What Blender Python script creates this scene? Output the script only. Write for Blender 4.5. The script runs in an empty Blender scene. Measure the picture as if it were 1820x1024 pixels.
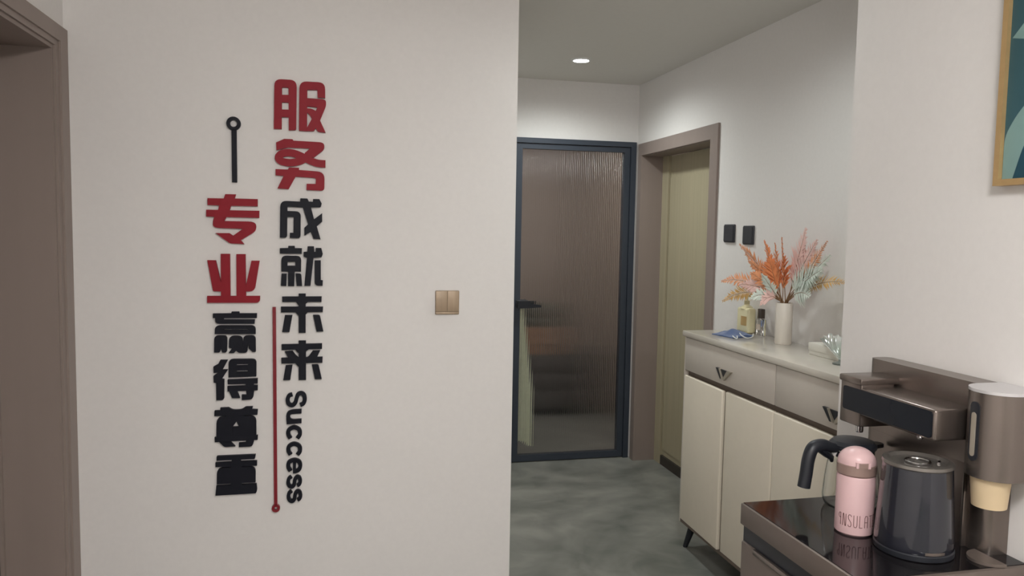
import bpy, bmesh, math, random
from mathutils import Vector, Matrix

scene = bpy.context.scene
COL = scene.collection

# ------------------------------------------------------------------ camera
YAW, PITCH, ROLL = 0.228244, 0.074421, 0.017405
CAM_H = 1.5
cam_data = bpy.data.cameras.new('camera')
cam_data.sensor_width = 36.0
cam_data.lens = 1362.9 / 1820.0 * 36.0
cam_data.clip_start = 0.02
cam = bpy.data.objects.new('camera', cam_data)
COL.objects.link(cam)
_A = Matrix(((math.cos(YAW), -math.sin(YAW), 0), (0, 0, -1), (math.sin(YAW), math.cos(YAW), 0)))
_B = Matrix(((1, 0, 0), (0, math.cos(PITCH), -math.sin(PITCH)), (0, math.sin(PITCH), math.cos(PITCH))))
_C = Matrix(((math.cos(ROLL), -math.sin(ROLL), 0), (math.sin(ROLL), math.cos(ROLL), 0), (0, 0, 1)))
_M = _C @ _B @ _A                      # world -> camera (x right, y down, z forward)
_R = Matrix((_M[0], -_M[1], -_M[2])).transposed()
cam.matrix_world = Matrix.Translation((0, 0, CAM_H)) @ _R.to_4x4()
scene.camera = cam

# ------------------------------------------------------------------ world, exposure
world = bpy.data.worlds.new('world')
scene.world = world
world.use_nodes = True
world.node_tree.nodes['Background'].inputs[0].default_value = (0.8, 0.85, 0.9, 1)
world.node_tree.nodes['Background'].inputs[1].default_value = 0.05
scene.view_settings.view_transform = 'Standard'
scene.view_settings.look = 'None'
scene.view_settings.gamma = 1.0
scene.view_settings.use_curve_mapping = False
scene.view_settings.exposure = 0.0

PANEL_EMIT = 60.0       # ceiling light panels of the front room
DOWNLIGHT_W = 44.0      # hall downlight
HALL_FILL_W = 22.0  # added downlight out of view, brightens the sideboard end of the hall
INNER_W = 9.0         # added fill light for the room behind the reeded glass

# ------------------------------------------------------------------ materials
def srgb(r, g, b):
    f = lambda c: (c / 255 / 12.92) if c / 255 <= 0.04045 else ((c / 255 + 0.055) / 1.055) ** 2.4
    return (f(r), f(g), f(b))

def mat(name, col, rough=0.5, metal=0.0, spec=0.5, noise=0.03, scale=30.0, stretch=(1, 1, 1), bump=0.0, coat=0.0,
        trans=0.0, ior=1.45, emit=None, estr=0.0, sheen=0.0):
    m = bpy.data.materials.new(name)
    m.use_nodes = True
    nt = m.node_tree
    p = nt.nodes['Principled BSDF']
    p.inputs['Roughness'].default_value = rough
    p.inputs['Metallic'].default_value = metal
    p.inputs['Specular IOR Level'].default_value = spec
    p.inputs['IOR'].default_value = ior
    p.inputs['Coat Weight'].default_value = coat
    p.inputs['Coat Roughness'].default_value = 0.05
    p.inputs['Transmission Weight'].default_value = trans
    p.inputs['Sheen Weight'].default_value = sheen
    if emit:
        p.inputs['Emission Color'].default_value = (*emit, 1)
        p.inputs['Emission Strength'].default_value = estr
    tc = nt.nodes.new('ShaderNodeTexCoord')
    mp = nt.nodes.new('ShaderNodeMapping')
    mp.inputs['Scale'].default_value = stretch
    nz = nt.nodes.new('ShaderNodeTexNoise')
    nz.inputs['Scale'].default_value = scale
    nz.inputs['Detail'].default_value = 4
    nt.links.new(tc.outputs['Object'], mp.inputs['Vector'])
    nt.links.new(mp.outputs['Vector'], nz.inputs['Vector'])
    rp = nt.nodes.new('ShaderNodeValToRGB')
    lo = [max(0, c * (1 - noise)) for c in col]
    hi = [min(1, c * (1 + noise)) for c in col]
    rp.color_ramp.elements[0].position = 0.3
    rp.color_ramp.elements[1].position = 0.7
    rp.color_ramp.elements[0].color = (*lo, 1)
    rp.color_ramp.elements[1].color = (*hi, 1)
    nt.links.new(nz.outputs['Fac'], rp.inputs['Fac'])
    nt.links.new(rp.outputs['Color'], p.inputs['Base Color'])
    if bump:
        b = nt.nodes.new('ShaderNodeBump')
        b.inputs['Strength'].default_value = bump
        b.inputs['Distance'].default_value = 0.002
        nt.links.new(nz.outputs['Fac'], b.inputs['Height'])
        nt.links.new(b.outputs['Normal'], p.inputs['Normal'])
    return m

def marble_floor():
    m = mat('epoxy_floor', srgb(120, 120, 116), rough=0.38, spec=0.4)
    nt = m.node_tree
    p = nt.nodes['Principled BSDF']
    tc = nt.nodes.new('ShaderNodeTexCoord')
    n1 = nt.nodes.new('ShaderNodeTexNoise')
    n1.inputs['Scale'].default_value = 1.1
    n1.inputs['Detail'].default_value = 3
    n1.inputs['Distortion'].default_value = 2.6
    nt.links.new(tc.outputs['Object'], n1.inputs['Vector'])
    n2 = nt.nodes.new('ShaderNodeTexNoise')
    n2.inputs['Scale'].default_value = 4.5
    n2.inputs['Detail'].default_value = 6
    n2.inputs['Distortion'].default_value = 1.5
    nt.links.new(tc.outputs['Object'], n2.inputs['Vector'])
    mx = nt.nodes.new('ShaderNodeMath')
    mx.operation = 'MULTIPLY_ADD'
    mx.inputs[1].default_value = 0.45
    nt.links.new(n2.outputs['Fac'], mx.inputs[0])
    nt.links.new(n1.outputs['Fac'], mx.inputs[2])
    rp = nt.nodes.new('ShaderNodeValToRGB')
    rp.color_ramp.elements[0].position = 0.45
    rp.color_ramp.elements[0].color = (*srgb(94, 97, 92), 1)
    rp.color_ramp.elements[1].position = 0.95
    rp.color_ramp.elements[1].color = (*srgb(150, 149, 142), 1)
    nt.links.new(mx.outputs[0], rp.inputs['Fac'])
    nt.links.new(rp.outputs['Color'], p.inputs['Base Color'])
    return m

M = {}
M['wall'] = mat('wall_paint', srgb(229, 225, 222), rough=0.6, spec=0.3, noise=0.012, scale=60, bump=0.03)
M['ceiling'] = mat('ceiling_paint', srgb(222, 219, 213), rough=0.75, spec=0.2, noise=0.01, scale=40)
M['floor'] = marble_floor()
M['brown_trim'] = mat('taupe_door_casing', srgb(142, 128, 121), rough=0.45, noise=0.03, scale=12, stretch=(1, 1, 0.1))
M['taupe_leaf'] = mat('taupe_door_leaf', srgb(120, 106, 100), rough=0.45, noise=0.03, scale=12, stretch=(1, 1, 0.1))
M['cream_leaf'] = mat('cream_yellow_door_leaf', srgb(170, 160, 134), rough=0.45, noise=0.05, scale=40, stretch=(1, 1, 0.03))
M['dark_gap'] = mat('dark_seal_rubber', srgb(62, 56, 50), rough=0.7)
M['navy'] = mat('blue_grey_aluminium', srgb(62, 68, 78), rough=0.4, metal=0.2, noise=0.02)
M['black'] = mat('black_plastic', srgb(34, 36, 42), rough=0.4, noise=0.02)
M['letter_red'] = mat('red_acrylic', srgb(140, 24, 38), rough=0.5, spec=0.25, noise=0.02)
M['letter_black'] = mat('black_acrylic', srgb(22, 23, 32), rough=0.5, spec=0.22, noise=0.02)
M['rod_red'] = mat('dark_red_acrylic', srgb(128, 24, 36), rough=0.32, noise=0.02)
M['bronze'] = mat('brushed_bronze', srgb(168, 147, 124), rough=0.4, metal=0.15, noise=0.08, scale=60, stretch=(1, 1, 0.04))
M['bronze_dark'] = mat('bronze_seam', srgb(146, 126, 104), rough=0.5)
M['cab_grey'] = mat('warm_grey_lacquer', srgb(208, 199, 189), rough=0.38, noise=0.01)
M['cab_cream'] = mat('cream_lacquer', srgb(234, 224, 207), rough=0.38, noise=0.01)
M['cab_recess'] = mat('brown_grip_recess', srgb(112, 98, 88), rough=0.5)
M['marble'] = mat('pale_stone_top', srgb(214, 207, 196), rough=0.18, noise=0.03, scale=6, coat=0.3)
M['gunmetal'] = mat('gunmetal_brown', srgb(132, 122, 116), rough=0.27, metal=0.85, noise=0.03, scale=80, stretch=(1, 1, 0.05))
M['gunmetal_matte'] = mat('gunmetal_brown_matte', srgb(112, 101, 94), rough=0.42, metal=0.35, noise=0.02)
M['black_glass'] = mat('black_tempered_glass', srgb(22, 20, 22), rough=0.07, noise=0.01, spec=0.42)
M['display'] = mat('black_display_glass', srgb(20, 25, 33), rough=0.14, noise=0.01, spec=0.25)
M['chrome'] = mat('chrome', srgb(214, 212, 214), rough=0.12, metal=1.0, noise=0.01)
M['silver'] = mat('silver_disc', srgb(206, 203, 204), rough=0.35, metal=0.4, noise=0.01)
M['clear_glass'] = mat('clear_glass', (0.97, 0.98, 0.97), rough=0.02, trans=1.0, ior=1.45, noise=0.0)
M['kettle_liner'] = mat('smoked_black_kettle', srgb(36, 37, 45), rough=0.12, noise=0.02, spec=0.6, coat=0.5)
M['kettle_lid'] = mat('grey_kettle_lid', srgb(114, 109, 104), rough=0.18, metal=0.5, noise=0.02)
M['pink'] = mat('pink_enamel', srgb(210, 176, 177), rough=0.32, noise=0.01)
M['pink_band'] = mat('taupe_bottle_band', srgb(150, 126, 118), rough=0.35, metal=0.2, noise=0.02)
M['ink'] = mat('dark_brown_print', srgb(96, 62, 58), rough=0.5)
M['cup'] = mat('kraft_paper_cup', srgb(204, 182, 148), rough=0.7, noise=0.02)
M['ceramic'] = mat('white_ceramic', srgb(222, 214, 204), rough=0.4, noise=0.01)
M['orange'] = mat('orange_dyed_fern', srgb(238, 166, 122), rough=0.8, noise=0.15, scale=25)
M['rust'] = mat('burnt_orange_fern', srgb(234, 146, 96), rough=0.8, noise=0.15, scale=25)
M['fern_pink'] = mat('pink_dyed_fern', srgb(240, 202, 194), rough=0.8, noise=0.1, scale=25)
M['mint'] = mat('mint_dyed_fern', srgb(226, 234, 224), rough=0.8, noise=0.08, scale=25)
M['mustard'] = mat('mustard_dyed_fern', srgb(230, 186, 120), rough=0.8, noise=0.12, scale=25)
M['stem'] = mat('dry_stem', srgb(140, 108, 78), rough=0.8, noise=0.1)
M['cloth_blue'] = mat('blue_fabric', srgb(70, 92, 136), rough=0.9, noise=0.08, scale=120, bump=0.2, sheen=0.3)
M['cloth_edge'] = mat('pale_elastic', srgb(214, 216, 216), rough=0.8)
M['soap'] = mat('yellow_liquid_soap', srgb(232, 224, 184), rough=0.2, noise=0.02, coat=0.3)
M['soap_pump'] = mat('pale_pump_plastic', srgb(198, 188, 150), rough=0.35)
M['soap_label'] = mat('tan_label', srgb(190, 158, 104), rough=0.5)
M['perfume_cap'] = mat('dark_perfume_cap', srgb(84, 74, 68), rough=0.25, metal=0.4)
M['label_beige'] = mat('beige_label', srgb(216, 200, 182), rough=0.5)
M['paper_white'] = mat('white_card', srgb(226, 222, 212), rough=0.6, noise=0.01)
M['green_glass'] = mat('pale_green_glass', srgb(222, 232, 224), rough=0.1, trans=0.7, ior=1.4, noise=0.02)
M['pull_inlay'] = mat('champagne_metal', srgb(172, 163, 148), rough=0.35, metal=0.3)
M['gold'] = mat('brushed_gold_frame', srgb(196, 164, 116), rough=0.35, metal=0.5, noise=0.04, scale=50)
M['teal'] = mat('teal_paint', srgb(48, 84, 92), rough=0.55, noise=0.12, scale=5)
M['pale_teal'] = mat('pale_teal_paint', srgb(122, 152, 148), rough=0.55, noise=0.1, scale=6)
M['deep_teal'] = mat('deep_teal_paint', srgb(26, 68, 84), rough=0.55, noise=0.1, scale=6)
M['reeded'] = mat('reeded_glass', (0.95, 0.95, 0.95), rough=0.10, trans=1.0, ior=1.45, noise=0.0)
M['inner_wall'] = mat('taupe_plaster', srgb(170, 157, 147), rough=0.8, noise=0.04, scale=4)
M['inner_dark'] = mat('charcoal_lacquer', srgb(94, 90, 89), rough=0.5)
M['inner_green'] = mat('dark_green_fabric', srgb(78, 84, 76), rough=0.8)
M['wood'] = mat('warm_wood', srgb(172, 132, 104), rough=0.5, noise=0.12, scale=6, stretch=(1, 1, 6))
M['towel'] = mat('pale_green_towel', srgb(234, 236, 206), rough=0.95, noise=0.06, scale=60, bump=0.3)
M['switch_black'] = mat('black_switch', srgb(56, 57, 62), rough=0.4, noise=0.02)
M['lamp_panel'] = mat('led_panel_diffuser', (0.9, 0.9, 0.9), emit=(1.0, 0.988, 0.975), estr=PANEL_EMIT)
M['lamp_disc'] = mat('downlight_diffuser', (0.9, 0.9, 0.9), emit=(0.93, 0.97, 1.0), estr=30.0)
M['white_metal'] = mat('white_metal_trim', srgb(225, 225, 222), rough=0.4)

# ------------------------------------------------------------------ mesh helpers
class MB:
    def __init__(s):
        s.v = []
        s.f = []

    def add(s, v, f):
        o = len(s.v)
        s.v += [tuple(p) for p in v]
        s.f += [tuple(i + o for i in q) for q in f]
        return s

    def box(s, x0, x1, y0, y1, z0, z1):
        v = [(x0, y0, z0), (x1, y0, z0), (x1, y1, z0), (x0, y1, z0), (x0, y0, z1), (x1, y0, z1), (x1, y1, z1), (x0, y1, z1)]
        return s.add(v, [(0, 3, 2, 1), (4, 5, 6, 7), (0, 1, 5, 4), (1, 2, 6, 5), (2, 3, 7, 6), (3, 0, 4, 7)])

    def rbox(s, x0, x1, y0, y1, z0, z1, r, seg=3, edges=None):
        """box with rounded edges; edges: None = all, or axis letters of the edges to round"""
        bm = bmesh.new()
        bmesh.ops.create_cube(bm, size=1.0)
        for v in bm.verts:
            v.co = Vector(((x0 + x1) / 2 + v.co.x * (x1 - x0), (y0 + y1) / 2 + v.co.y * (y1 - y0), (z0 + z1) / 2 + v.co.z * (z1 - z0)))
        es = []
        for e in bm.edges:
            d = e.verts[1].co - e.verts[0].co
            ax = 'xyz'[max(range(3), key=lambda i: abs(d[i]))]
            if edges is None or ax in edges:
                es.append(e)
        bmesh.ops.bevel(bm, geom=es, offset=r, segments=seg, profile=0.5, affect='EDGES')
        bm.verts.ensure_lookup_table()
        s.add([v.co[:] for v in bm.verts], [[v.index for v in f.verts] for f in bm.faces])
        bm.free()
        return s

    def prism(s, pts, a0, a1, axis='y'):
        """extrude a 2-D polygon along an axis. pts are (x,z) for y, (y,z) for x, (x,y) for z"""
        area = sum(pts[i][0] * pts[(i + 1) % len(pts)][1] - pts[(i + 1) % len(pts)][0] * pts[i][1] for i in range(len(pts)))
        if area < 0:
            pts = pts[::-1]
        def mk(p, a):
            return {'y': (p[0], a, p[1]), 'x': (a, p[0], p[1]), 'z': (p[0], p[1], a)}[axis]
        n = len(pts)
        v = [mk(p, a0) for p in pts] + [mk(p, a1) for p in pts]
        f = [tuple(range(n)), tuple(range(2 * n - 1, n - 1, -1))]
        f += [(i, n + i, n + (i + 1) % n, (i + 1) % n) for i in range(n)]
        if axis != 'y':
            f = [q[::-1] for q in f]
        return s.add(v, f)

    def lathe(s, prof, c=(0, 0), n=32, a0=0.0, a1=2 * math.pi, cap=True):
        full = abs(a1 - a0 - 2 * math.pi) < 1e-6
        k = n if full else n + 1
        v = []
        for r, z in prof:
            for i in range(k):
                a = a0 + (a1 - a0) * i / n
                v.append((c[0] + r * math.cos(a), c[1] + r * math.sin(a), z))
        f = []
        for j in range(len(prof) - 1):
            for i in range(n):
                i2 = (i + 1) % k
                f.append((j * k + i, j * k + i2, (j + 1) * k + i2, (j + 1) * k + i))
        if cap and full:
            if prof[0][0] > 1e-5:
                f.append(tuple(range(k - 1, -1, -1)))
            if prof[-1][0] > 1e-5:
                f.append(tuple((len(prof) - 1) * k + i for i in range(k)))
        return s.add(v, f)

    def tube(s, path, radii, n=8, cap=True):
        path = [Vector(p) for p in path]
        if not isinstance(radii, (list, tuple)):
            radii = [radii] * len(path)
        v = []
        up = Vector((0.13, 0.21, 0.97)).normalized()
        prev = None
        for i, p in enumerate(path):
            t = (path[min(i + 1, len(path) - 1)] - path[max(i - 1, 0)]).normalized()
            a = t.cross(up) if prev is None else prev - t * prev.dot(t)
            if a.length < 1e-4:
                a = t.cross(Vector((1, 0, 0)))
            a.normalize()
            prev = a
            b = t.cross(a)
            for k in range(n):
                w = 2 * math.pi * k / n
                v.append(p + (a * math.cos(w) + b * math.sin(w)) * radii[i])
        f = []
        for i in range(len(path) - 1):
            for k in range(n):
                k2 = (k + 1) % n
                f.append((i * n + k, i * n + k2, (i + 1) * n + k2, (i + 1) * n + k))
        if cap:
            f.append(tuple(range(n - 1, -1, -1)))
            f.append(tuple((len(path) - 1) * n + k for k in range(n)))
        return s.add(v, f)

    def ring(s, c, r, ri, y0, y1, n=28):
        """flat washer in the x-z plane, thickness y0..y1"""
        v = []
        for rr, y in ((ri, y0), (r, y0), (r, y1), (ri, y1)):
            for i in range(n):
                a = 2 * math.pi * i / n
                v.append((c[0] + rr * math.cos(a), y, c[1] + rr * math.sin(a)))
        f = []
        for j in range(4):
            for i in range(n):
                i2 = (i + 1) % n
                f.append((j * n + i, j * n + i2, ((j + 1) % 4) * n + i2, ((j + 1) % 4) * n + i))
        return s.add(v, f)


def obj(name, mb, material, parent=None, base=None, angle=35, label=None):
    """link one mesh object. World-space geometry is stored relative to its base point (or its parent's)."""
    if parent is not None:
        o0 = Vector(parent['_base'])
    elif base is not None:
        o0 = Vector(base)
    else:
        xs = [p[0] for p in mb.v]; ys = [p[1] for p in mb.v]; zs = [p[2] for p in mb.v]
        o0 = Vector(((min(xs) + max(xs)) / 2, (min(ys) + max(ys)) / 2, min(zs)))
    me = bpy.data.meshes.new(name)
    me.from_pydata([Vector(p) - o0 for p in mb.v], [], mb.f)
    me.validate()
    bm = bmesh.new()
    bm.from_mesh(me)
    bmesh.ops.recalc_face_normals(bm, faces=bm.faces[:])
    bm.to_mesh(me)
    bm.free()
    for p in me.polygons:
        p.use_smooth = True
    me.set_sharp_from_angle(angle=math.radians(angle))
    me.materials.append(M[material] if isinstance(material, str) else material)
    o = bpy.data.objects.new(name, me)
    COL.objects.link(o)
    if parent is not None:
        o.parent = parent
    else:
        o.location = o0
    o['_base'] = tuple(o0)
    if label:
        o['label'] = label
    return o


def thing(name, base, label, cat, group=None):
    o = bpy.data.objects.new(name, None)
    o.empty_display_size = 0.05
    COL.objects.link(o)
    o.location = base
    o['_base'] = tuple(base)
    return tag(o, label, cat, group)


def tag(o, label, cat, group=None):
    o['label'] = label
    o['category'] = cat
    if group:
        o['group'] = group
    return o


def struct(name, mb, material, label=None):
    o = obj(name, mb, material)
    o['kind'] = 'structure'
    if label:
        o['label'] = label
    return o


def struct_empty(name, base, label):
    o = bpy.data.objects.new(name, None)
    o.empty_display_size = 0.05
    COL.objects.link(o)
    o.location = base
    o['_base'] = tuple(base)
    o['kind'] = 'structure'
    o['label'] = label
    return o


def rounded(pts, seg=5):
    """2-D polygon whose points may carry a corner radius as third value"""
    out = []
    n = len(pts)
    for i, p in enumerate(pts):
        if len(p) < 3 or p[2] <= 0:
            out.append((p[0], p[1]))
            continue
        P = Vector(p[:2]); A = Vector(pts[i - 1][:2]); B = Vector(pts[(i + 1) % n][:2])
        da = min(p[2], (A - P).length * 0.49)
        db = min(p[2], (B - P).length * 0.49)
        a = P + (A - P).normalized() * da
        b = P + (B - P).normalized() * db
        for k in range(seg + 1):
            t = k / seg
            w = 2 * (1 - t) * t
            q = a * (1 - t) ** 2 + P * w + b * t * t
            out.append((q.x, q.y))
    return out


def smooth_path(pts, k=6):
    P = [Vector(p) for p in pts]
    out = []
    for i in range(len(P) - 1):
        p0 = P[max(i - 1, 0)]; p1 = P[i]; p2 = P[i + 1]; p3 = P[min(i + 2, len(P) - 1)]
        for j in range(k):
            t = j / k
            out.append(0.5 * ((2 * p1) + (p2 - p0) * t + (2 * p0 - 5 * p1 + 4 * p2 - p3) * t * t + (3 * p1 - p0 - 3 * p2 + p3) * t ** 3))
    out.append(P[-1])
    return out


def ribbon(mb, pts, width, y0, y1, k=6):
    """stroke of constant width in the x-z plane, extruded y0..y1"""
    path = smooth_path([Vector((p[0], p[1])) for p in pts], k)
    n = len(path)
    L, Rr = [], []
    for i, p in enumerate(path):
        t = (path[min(i + 1, n - 1)] - path[max(i - 1, 0)]).normalized()
        nn = Vector((-t.y, t.x)) * width / 2
        L.append(p + nn)
        Rr.append(p - nn)
    v = []
    for y, dr in ((y0, 0.0004), (y1, 0.0)):
        v += [(q.x, y - dr * i / n, q.y) for i, q in enumerate(L)] + [(q.x, y - dr * i / n, q.y) for i, q in enumerate(Rr)]
    f = []
    for i in range(n - 1):
        f.append((i, i + 1, n + i + 1, n + i))
        f.append((2 * n + i, 3 * n + i, 3 * n + i + 1, 2 * n + i + 1))
        f.append((i, 2 * n + i, 2 * n + i + 1, i + 1))
        f.append((n + i, n + i + 1, 3 * n + i + 1, 3 * n + i))
    f.append((0, n, 3 * n, 2 * n))
    f.append((n - 1, 3 * n - 1, 4 * n - 1, 2 * n - 1))
    mb.add(v, f)


# ================================================================== the setting
CEIL = 2.455
YM, XE = 2.75, 0.647            # slogan wall plane, its free edge
YB = 4.745                      # end wall of the hall
XW = 1.93                       # right wall of the hall
XN, YE = 1.38, 1.862            # right wall of the front room and its corner
XL = -0.84                      # left wall
YR = -3.2                       # wall behind

struct('floor', MB().box(-1.3, 2.6, YR - 0.1, 6.9, -0.1, 0.0), 'floor')
struct('ceiling', MB().box(-1.3, 2.6, YR - 0.1, 6.9, CEIL, CEIL + 0.1), 'ceiling')
struct('wall_front', MB().box(XL - 0.26, XE, YM, YM + 0.12, 0, CEIL), 'wall', 'off-white wall carrying the raised slogan')
struct('wall_hall_left', MB().box(XE - 0.12, XE, YM + 0.12, YB, 0, CEIL), 'wall')
DX0, DX1, DZ = 1.078, 1.914, 2.087       # glass door opening
struct('wall_hall_end', MB().box(XE - 0.12, DX0, YB, YB + 0.12, 0, CEIL).box(DX1, XW + 0.2, YB, YB + 0.12, 0, CEIL)
       .box(DX0, DX1, YB, YB + 0.12, DZ, CEIL), 'wall')
OY0, OY1, OZ = 3.715, 4.666, 2.004       # side door opening
struct('wall_hall_right', MB().box(XW, XW + 0.2, YE, OY0, 0, CEIL).box(XW, XW + 0.2, OY1, YB, 0, CEIL)
       .box(XW, XW + 0.2, OY0, OY1, OZ, CEIL), 'wall')
struct('wall_right', MB().box(XN, XN + 0.12, YR, YE - 0.12, 0, CEIL).box(XN, XW + 0.2, YE - 0.12, YE, 0, CEIL), 'wall')
LY0, LY1, LZ = 1.80, 2.655, 2.046        # left door opening
struct('wall_left', MB().box(XL - 0.26, XL, YR, LY0, 0, CEIL).box(XL - 0.26, XL, LY1, YM, 0, CEIL)
       .box(XL - 0.26, XL, LY0, LY1, LZ, CEIL), 'wall')
struct('wall_rear', MB().box(XL - 0.26, XN + 0.12, YR - 0.1, YR, 0, CEIL), 'wall')
# small room behind the reeded glass door
struct('wall_inner', MB().box(0.55, 2.45, 6.7, 6.8, 0, CEIL).box(0.45, 0.55, YB + 0.12, 6.7, 0, CEIL)
       .box(2.35, 2.45, YB + 0.12, 6.7, 0, CEIL), 'inner_wall')

# ---- door_1: narrow framed reeded-glass door at the end of the hall
d1 = struct_empty('door_1', ((DX0 + DX1) / 2, YB, 0), 'blue-grey framed reeded glass door at the hall end')
fr = 0.036
obj('door_frame', MB().box(DX0, DX0 + fr, YB - 0.018, YB + 0.1, 0, DZ).box(DX1 - fr, DX1, YB - 0.018, YB + 0.1, 0, DZ)
    .box(DX0 + fr, DX1 - fr, YB - 0.018, YB + 0.1, DZ - 0.032, DZ), 'navy', d1)
lx0, lx1, lz0, lz1 = DX0 + fr + 0.003, DX1 - fr - 0.003, 0.006, DZ - 0.035
st = 0.038
yl0, yl1 = YB - 0.006, YB + 0.034
leaf = obj('leaf_frame', MB().box(lx0, lx0 + st, yl0, yl1, lz0, lz1).box(lx1 - st, lx1, yl0, yl1, lz0, lz1)
           .box(lx0 + st, lx1 - st, yl0, yl1, lz1 - 0.032, lz1).box(lx0 + st, lx1 - st, yl0, yl1, lz0, lz0 + 0.042), 'navy', d1)
# reeded pane: ribs on the hall side, flat behind
gx0, gx1, gz0, gz1 = lx0 + st - 0.004, lx1 - st + 0.004, lz0 + 0.038, lz1 - 0.028
nr, per = 54, 8
pv, pf = [], []
N = nr * per
for j, z in enumerate((gz0, gz1)):
    for i in range(N + 1):
        u = i / N
        pv.append((gx0 + (gx1 - gx0) * u, YB + 0.012 - 0.0019 * abs(math.sin(math.pi * nr * u)), z))
o2 = len(pv)
pv += [(gx0, YB + 0.018, gz0), (gx1, YB + 0.018, gz0), (gx0, YB + 0.018, gz1), (gx1, YB + 0.018, gz1)]
for i in range(N):
    pf.append((i, i + 1, N + 1 + i + 1, N + 1 + i))
pf.append((o2, o2 + 2, o2 + 3, o2 + 1))
pf.append((0, N + 1, o2 + 2, o2))
pf.append((N, o2 + 1, o2 + 3, 2 * N + 1))
pf.append(tuple(range(N, -1, -1)) + (o2, o2 + 1))
pf.append(tuple(range(N + 1, 2 * N + 2)) + (o2 + 3, o2 + 2))
obj('glass_pane', MB().add(pv, pf), 'reeded', d1, angle=50)
hz = 1.036
hx = lx0 + 0.026
hd = obj('door_handle', MB().rbox(hx - 0.016, hx + 0.062, yl0 - 0.016, yl0, hz - 0.024, hz + 0.024, 0.004)
         .prism(rounded([(hx - 0.012, hz + 0.022, .004), (hx + 0.064, hz + 0.022, .004), (hx + 0.080, hz + 0.004, .004), (hx + 0.142, hz - 0.006, .003),
                         (hx + 0.142, hz - 0.020, .003), (hx + 0.064, hz - 0.024, .003), (hx - 0.012, hz - 0.026, .004)]), yl0 - 0.046, yl0 - 0.030)
         .tube([(hx + 0.008, yl0, hz), (hx + 0.008, yl0 - 0.036, hz)], 0.011, 12), 'black', d1)
obj('door_handle', MB().rbox(hx - 0.016, hx + 0.062, yl1, yl1 + 0.016, hz - 0.024, hz + 0.024, 0.004)
    .rbox(hx - 0.010, hx + 0.135, yl1 + 0.034, yl1 + 0.050, hz - 0.014, hz + 0.012, 0.004)
    .tube([(hx + 0.008, yl1, hz), (hx + 0.008, yl1 + 0.040, hz)], 0.011, 12), 'black', d1)

# ---- door_2: cream door in the hall's right wall, taupe casing
d2 = struct_empty('door_2', (XW, (OY0 + OY1) / 2, 0), 'cream yellow door in a taupe casing beside the sideboard')
cf = XW - 0.012
obj('door_casing', MB().box(cf, XW, 3.646, 3.727, 0, 2.072).box(cf, XW, 4.655, 4.708, 0, 2.072)
    .box(cf, XW, 3.727, 4.655, 1.996, 2.072), 'brown_trim', d2)
obj('door_jamb', MB().box(XW, XW + 0.150, OY1 - 0.012, OY1, 0, OZ).box(XW, XW + 0.150, OY0, OY0 + 0.012, 0, OZ)
    .box(XW, XW + 0.150, OY0 + 0.012, OY1 - 0.012, OZ - 0.012, OZ), 'brown_trim', d2)
obj('door_stop', MB().box(XW + 0.138, XW + 0.168, OY1 - 0.105, OY1 - 0.012, 0, OZ - 0.012), 'cream_leaf', d2)
obj('door_leaf', MB().box(XW + 0.152, XW + 0.192, OY0 + 0.014, OY1 - 0.112, 0.062, OZ - 0.014)
    .box(XW + 0.146, XW + 0.152, OY0 + 0.02, OY1 - 0.118, 0.10, OZ - 0.15), 'cream_leaf', d2)
obj('door_sweep', MB().box(XW + 0.140, XW + 0.190, OY0 + 0.014, OY1 - 0.108, 0.0, 0.060), 'dark_gap', d2)

# ---- door_3: taupe door at the left edge
d3 = struct_empty('door_3', (XL, (LY0 + LY1) / 2, 0), 'taupe doorway with deep jambs left of the slogan wall')
lf = XL + 0.013
ls = XL + 0.007
obj('door_casing', MB().box(XL, lf, LY1 + 0.027, YM - 0.001, 0, 2.110).box(XL, lf, LY0 - 0.08, LY0 - 0.027, 0, 2.110)
    .box(XL, lf, LY0 - 0.027, LY1 + 0.027, LZ + 0.016, 2.110)
    .box(XL, ls, LY1 - 0.002, LY1 + 0.027, 0, LZ + 0.016).box(XL, ls, LY0 - 0.027, LY0 + 0.002, 0, LZ + 0.016)
    .box(XL, ls, LY0 + 0.002, LY1 - 0.002, LZ - 0.002, LZ + 0.016), 'brown_trim', d3)
obj('door_jamb', MB().box(XL - 0.24, XL, LY1 - 0.014, LY1, 0, LZ).box(XL - 0.24, XL, LY0, LY0 + 0.014, 0, LZ)
    .box(XL - 0.24, XL, LY0 + 0.014, LY1 - 0.014, LZ - 0.014, LZ)
    .box(XL - 0.180, XL - 0.168, LY1 - 0.026, LY1 - 0.014, 0, LZ - 0.014), 'brown_trim', d3)
obj('door_leaf', MB().box(XL - 0.225, XL - 0.182, LY0 + 0.016, LY1 - 0.016, 0.006, LZ - 0.018), 'taupe_leaf', d3)

# ---- ceiling lights of the front room: round opal drums
for (px, py, lab) in ((0.35, 0.0, 'round opal drum ceiling lamp nearer the slogan wall'), (0.35, -1.9, 'round opal drum ceiling lamp nearer the rear wall')):
    t = thing('ceiling_drum_lamp', (px, py, CEIL - 0.11), lab, 'ceiling light', 'opal drum lamps on the front room ceiling')
    obj('mount_ring', MB().lathe([(0.0, CEIL - 0.018), (0.235, CEIL - 0.018), (0.235, CEIL), (0.0, CEIL)], (px, py), 40), 'white_metal', t)
    obj('diffuser', MB().lathe([(0.0, CEIL - 0.11), (0.20, CEIL - 0.11), (0.22, CEIL - 0.09), (0.22, CEIL - 0.018), (0.0, CEIL - 0.0185)], (px, py), 40), 'lamp_panel', t)

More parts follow.
